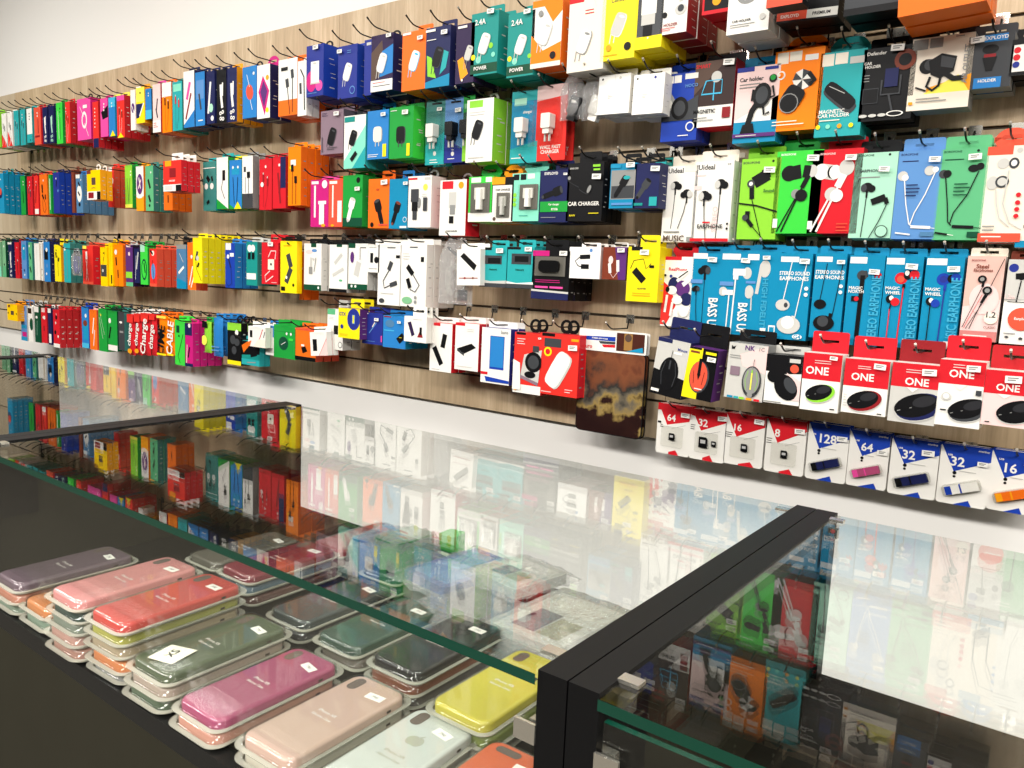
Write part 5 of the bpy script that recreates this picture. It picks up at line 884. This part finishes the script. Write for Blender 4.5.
# ------------------------------------------------------------------ phone cases in clear packages
def apple(A_, u, v, s, c):
    A_.e(u-.02*s, v, .075*s, c, 1.15, 14); A_.e(u+.045*s, v, .07*s, c, 1.15, 14)
    A_.p(c, [(u+.01*s, v-.05*s), (u+.05*s, v-.085*s), (u+.06*s, v-.07*s), (u+.03*s, v-.045*s)])
def phone_case(x, y, z, col, name='phone_case', rot=0, top=True, text=True, stk=True, logo=None, wide=False, L=.145, W=.068, note=None, coat=.6):
    root = empty(name, (x, y, z), (0, 0, rot)); root.scale = (1, 1, .74); col = dim(col)
    t = MB(); o0 = rrect(-W/2-.006, -L/2-.008, W/2+.006, L/2+.008, .014, 6); o1 = rrect(-W/2-.001, -L/2-.002, W/2+.001, L/2+.002, .012, 6); n = len(o0)
    vs = [(a, b, 0) for a, b in o1]+[(a, b, .0055) for a, b in o1]+[(a, b, .0055) for a, b in o0]+[(a, b, .0068) for a, b in o0]
    t.faces(vs, [(k*n+i, k*n+(i+1) % n, (k+1)*n+(i+1) % n, (k+1)*n+i) for k in range(3) for i in range(n)], TRAYM)
    t.faces(vs, [tuple(range(n))[::-1]], TRAYM); t.build('tray', root)
    c = MB(); rings = []
    prof = [(0, .002), (0, .0128), (.0008, .0150), (.0022, .0161), (.0040, .0164)]
    for ins, zz in prof: rings += [(a, b, zz) for a, b in rrect(-W/2+ins, -L/2+ins, W/2-ins, L/2-ins, .012-ins*.6, 6)]
    m = mat(col, .42, 0, .5, coat)
    c.faces(rings, [(k*n+i, k*n+(i+1) % n, (k+1)*n+(i+1) % n, (k+1)*n+i) for k in range(len(prof)-1) for i in range(n)], m, True)
    k = len(prof)-1; c.faces(rings[k*n:], [tuple(range(n))], m)
    def top_(pts, mm, dz=.0001): c.poly([(a, b, .0164+dz) for a, b in pts], mm)
    if top:
        if wide: cut = rrect(-W*.32, L*.40, W*.12, L*.455, .004, 5)
        else: cut = rrect(-W*.38, L*.30, -W*.2, L*.455, .0058, 5)
        if wide == 2: cut = rrect(-W*.36, L*.39, W*.02, L*.455, .0045, 5)
        top_([(a, b) for a, b in rrect(min(p[0] for p in cut)-.0008, min(p[1] for p in cut)-.0008, max(p[0] for p in cut)+.0008, max(p[1] for p in cut)+.0008, .0058 if not wide else .0045, 5)], mat(col, .3))
        top_(cut, mat('6a5f58', .5), .0002)
    c.poly([(W/2+.0002, L*.30, .006), (W/2+.0002, L*.34, .006), (W/2+.0002, L*.34, .0095), (W/2+.0002, L*.30, .0095)], mat('4a403a', .5))
    if text:
        for s, yy, hh in (('iPhone XR', -.0, .0040), ('Silicone Case', -.0080, .0036)):
            tv, tf, tw, th = text_geo(s); q = hh/th
            c.faces([(a*q, b*q+L*.0+yy, .01655) for a, b in tv], tf, mat('d9d2cc' if logo is None else logo, .4))
    if logo:
        for dx in (-.002, .0035): top_([(dx+.0062*math.cos(a), L*.17+.0072*math.sin(a)) for a in [2*PI*i/14 for i in range(14)]], mat(logo, .35), .0002+dx*.01)
        top_([(.001, L*.17+.007), (.004, L*.17+.0115), (.005, L*.17+.0095), (.0025, L*.17+.007)], mat(logo, .35), .0003)
    c.build('case', root)
    if stk:
        s = MB(); s.box(-.010, -.005, 0, .010, .005, .0003, 'f4f1ea')
        tv, tf, tw, th = text_geo('790'); s.faces([(a*.004/th, b*.004/th, .0004) for a, b in tv], tf, 'g')
        so = s.build('price_sticker', root, (W*.2, L*.33, .0166)); so.rotation_euler = (0, 0, random.uniform(-.25, .1))
    if note:
        s = MB(); s.poly([(-.014, -.012, 0), (.011, -.015, 0), (.015, .012, 0), (-.011, .013, 0)], 'f3efd9'); s.poly([(-.014, -.012, -.0004), (.011, -.015, -.0004), (.015, .012, -.0004), (-.011, .013, -.0004)], 'f3efd9')
        tv, tf, tw, th = text_geo('XS'); s.faces([(b*-.010/th*.8, a*.010/th*.8, .0003) for a, b in tv], tf, 'k')
        so = s.build('paper_note', root, (-W*.05, -L*.31, .0192)); so.rotation_euler = (0, 0, .35); so.scale = (1.25, 1.25, 1)
    d = MB(); rings = []
    prof = [(-.003, .0069), (-.0014, .0078), (-.0014, .0155), (.0006, .0178), (.0028, .0186)]
    for ins, zz in prof: rings += [(a, b, zz) for a, b in rrect(-W/2+ins, -L/2+ins, W/2-ins, L/2-ins, .012-ins*.6, 6)]
    d.faces(rings, [(k*n+i, k*n+(i+1) % n, (k+1)*n+(i+1) % n, (k+1)*n+i) for k in range(len(prof)-1) for i in range(n)], PLAST, True)
    d.faces(rings[(len(prof)-1)*n:], [tuple(range(n))], PLAST); d.build('clear_lid', root)
    return root
STEP = .014
def Y(v): return -CAMD+v
CASES = [  # x, depth, rotation, stack bottom to top (colour, description)
 (-1.063, .461, 0, [('8fa08e', 'sage phone case at the bottom of the plum stack'), ('c98a72', 'brick phone case under the plum one'), ('75636c', 'plum grey phone case at the wall end of front row')], {}),
 (-.990, .464, 0, [('8ba08c', 'pale green phone case under the apricot one'), ('d98e58', 'apricot phone case squeezed between plum and rose stacks')], {}),
 (-.896, .455, -.01, [('b98f80', 'dusty phone case at the bottom of the rose stack'), ('caa092', 'sand pink phone case, second from bottom under rose'), ('8a9486', 'grey green phone case in the middle of rose stack'), ('46564d', 'dark green phone case directly under the rose one'), ('e89e9a', 'rose pink phone case on top of the tallest stack')], {}),
 (-.809, .458, -.03, [('9a9d98', 'grey phone case at the bottom of the coral stack'), ('d98a58', 'peach phone case, second from bottom under coral'), ('b9a98c', 'cream phone case in the middle of coral stack'), ('b9b85a', 'yellow green phone case directly under the coral one'), ('d8564c', 'coral red phone case on top of a stack')], {}),
 (-.728, .461, -.02, [('5d6e58', 'dull green phone case at the bottom under olive'), ('b9a99a', 'taupe phone case directly under the olive one'), ('626e54', 'olive green phone case with a paper note marked XS')], {'note': 1}),
 (-.642, .461, -.01, [('d9a08c', 'salmon phone case directly under the raspberry one'), ('b25678', 'raspberry phone case between the olive and sand ones')], {}),
 (-.546, .465, -.02, [('d8d2c0', 'cream phone case directly under the sand pink one'), ('dcbcab', 'sand pink phone case with camera hole, beside raspberry one')], {}),
 (-.453, .461, -.03, [('a8a49a', 'grey phone case directly under the white one'), ('dfe4de', 'white phone case with a grey fruit mark')], {'logo': 'a9a99c'}),
 (-.366, .466, -.02, [('b9b2a2', 'beige phone case directly under the orange one'), ('ea744c', 'orange phone case nearest the corner post')], {'wide': 2}),
 (-.990, .682, .0, [('5c6460', 'grey green phone case under the smoke one'), ('6f6a60', 'smoke grey phone case at the wall end, second row')], {}),
 (-.885, .665, .0, [('6a4a44', 'brown phone case at the bottom under wine red'), ('6c8496', 'steel blue phone case directly under the wine one'), ('8a3440', 'wine red phone case in the second row')], {}),
 (-.749, .645, .0, [('4a4a4c', 'graphite phone case under the slate one'), ('48504e', 'slate phone case behind the olive one')], {}),
 (-.655, .640, .0, [('80786e', 'taupe grey phone case under the bottle green one'), ('3d5a4b', 'bottle green phone case behind the raspberry one')], {}),
 (-.549, .625, .0, [('6a6460', 'grey phone case at the bottom under black'), ('8d5238', 'rust phone case directly under the black one'), ('252827', 'black phone case behind the sand pink one')], {}),
 (-.440, .600, .0, [('b9b2a2', 'plain phone case at the bottom under yellow'), ('8d9a50', 'moss phone case directly under the yellow one'), ('e3d550', 'yellow phone case behind the white one')], {}),
 (-.905, .835, .0, [('7a2f35', 'maroon phone case at the back of the shelf'), ('9c2c3a', 'crimson phone case at the back of the shelf')], {}),
 (-.770, .815, .0, [('2b3a50', 'navy phone case behind the slate one'), ('24364c', 'dark navy phone case near the back of the shelf')], {}),
]
for x, yd, rot, st, kw in CASES:
    for i, (col, lab) in enumerate(st):
        last = i == len(st)-1
        jx, jy = (0, 0) if last else (random.uniform(-.004, .004), random.uniform(-.004, .006))
        o = phone_case(x+jx, Y(yd)+jy, SZ+i*STEP+kw.get('zoff', 0), col, rot=-rot, text=last, stk=last and lab[:6] != 'yellow', top=last, logo=kw.get('logo') if last else None,
                       note=kw.get('note') and last, wide=kw.get('wide', False) if last else False)
        tag(o, lab, 'phone case', 'phone cases in clear packages')
# ------------------------------------------------------------------ packets at the back of the shelf
def slab(name, x, yd, z, w, d, h, rot, mats, label, cat, grp=None, art=None, bag=False):
    root = empty(name, (x, Y(yd), z), (0, 0, rot))
    b = MB(); b.extr(rrect(-w/2, -d/2, w/2, d/2, .006, 4), 'z', 0, h, mat(mats[0], .25, 0, .5, .4))
    if art: art(b, w, d, h)
    b.build('packet', root)
    if bag:
        mb = MB(); nx, ny = 14, 14; vs = []
        for j in range(ny+1):
            for i in range(nx+1):
                u, v = i/nx-.5, j/ny-.5; e = max(abs(u), abs(v))*2
                zz = h+.003+.006*noise.noise(Vector((u*9+x*9, v*9, 2)))-max(0, e-.8)*h*4.4
                vs.append((u*w*1.3, v*d*1.3, max(zz, .0006+.003*abs(noise.noise(Vector((u*20, v*20, 1)))))))
        mb.faces(vs, [(j*(nx+1)+i, j*(nx+1)+i+1, (j+1)*(nx+1)+i+1, (j+1)*(nx+1)+i) for j in range(ny) for i in range(nx)], BAGM, False)
        mb.build('bag_film', root)
    tag(root, label, cat, grp); return root
def art_screens(b, w, d, h):
    for i, (u0, v0, u1, v1, c) in enumerate([(-.42, -.4, .42, .4, 'c9c8bc'), (-.3, -.3, 0, .05, '3a3b46'), (.02, -.3, .3, .0, '8c8a5c'), (-.3, .1, .3, .35, 'd8d5c9')]):
        b.poly([(u0*w, v0*d, h+.0002*(i+1)), (u1*w, v0*d, h+.0002*(i+1)), (u1*w, v1*d, h+.0002*(i+1)), (u0*w, v1*d, h+.0002*(i+1))], mat(c, .3))
def art_blue(b, w, d, h):
    for i, (u0, v0, u1, v1, c) in enumerate([(-.4, -.42, .4, .42, '2f7fb8'), (-.3, -.1, .1, .35, '5aa0c8'), (.15, .1, .38, .38, 'dfe6e8')]):
        b.poly([(u0*w, v0*d, h+.0002*(i+1)), (u1*w, v0*d, h+.0002*(i+1)), (u1*w, v1*d, h+.0002*(i+1)), (u0*w, v1*d, h+.0002*(i+1))], mat(c, .3))
slab('screen_protector_pack', -.605, .75, SZ, .10, .12, .024, -.3, ['3d3c38'], 'dark screen glass packs, lower ones by the corner', 'screen protector', 'bagged screen packs', None, True)
slab('screen_protector_pack', -.490, .775, SZ, .115, .17, .034, -.06, ['a5a49a'], 'clear bag with grey screen packs beside the corner post', 'screen protector', 'bagged screen packs', art_screens, True)
slab('screen_protector_pack', -.610, .855, SZ+.026, .09, .10, .014, -.2, ['c9c8be'], 'clear bag with pale screen packs behind the dark ones', 'screen protector', 'bagged screen packs', art_screens, True)
slab('screen_protector_pack', -.690, .81, SZ, .085, .12, .022, -.1, ['8f8e84'], 'grey screen pack lying under the glossy blue packet', 'screen protector', 'bagged screen packs')
slab('accessory_packet', -.690, .825, SZ+.0222, .088, .14, .012, -.12, ['2459a8'], 'glossy blue packet lying on a grey pack', 'packet', 'packets on the shelf', art_blue, True)
slab('accessory_packet', -.768, .79, SZ+.028, .05, .075, .042, -.05, ['0d6b3a'], 'green plastic packet standing on the navy case', 'packet', 'packets on the shelf', None, True)
slab('accessory_packet', -.832, .80, SZ+.0, .035, .08, .055, .1, ['1c4a86'], 'navy plastic packet between the maroon and navy cases', 'packet', 'packets on the shelf', None, True)
slab('accessory_packet', -.765, .89, SZ, .03, .035, .05, .1, ['3fa24a'], 'small light green box near the back edge', 'packet', 'packets on the shelf')
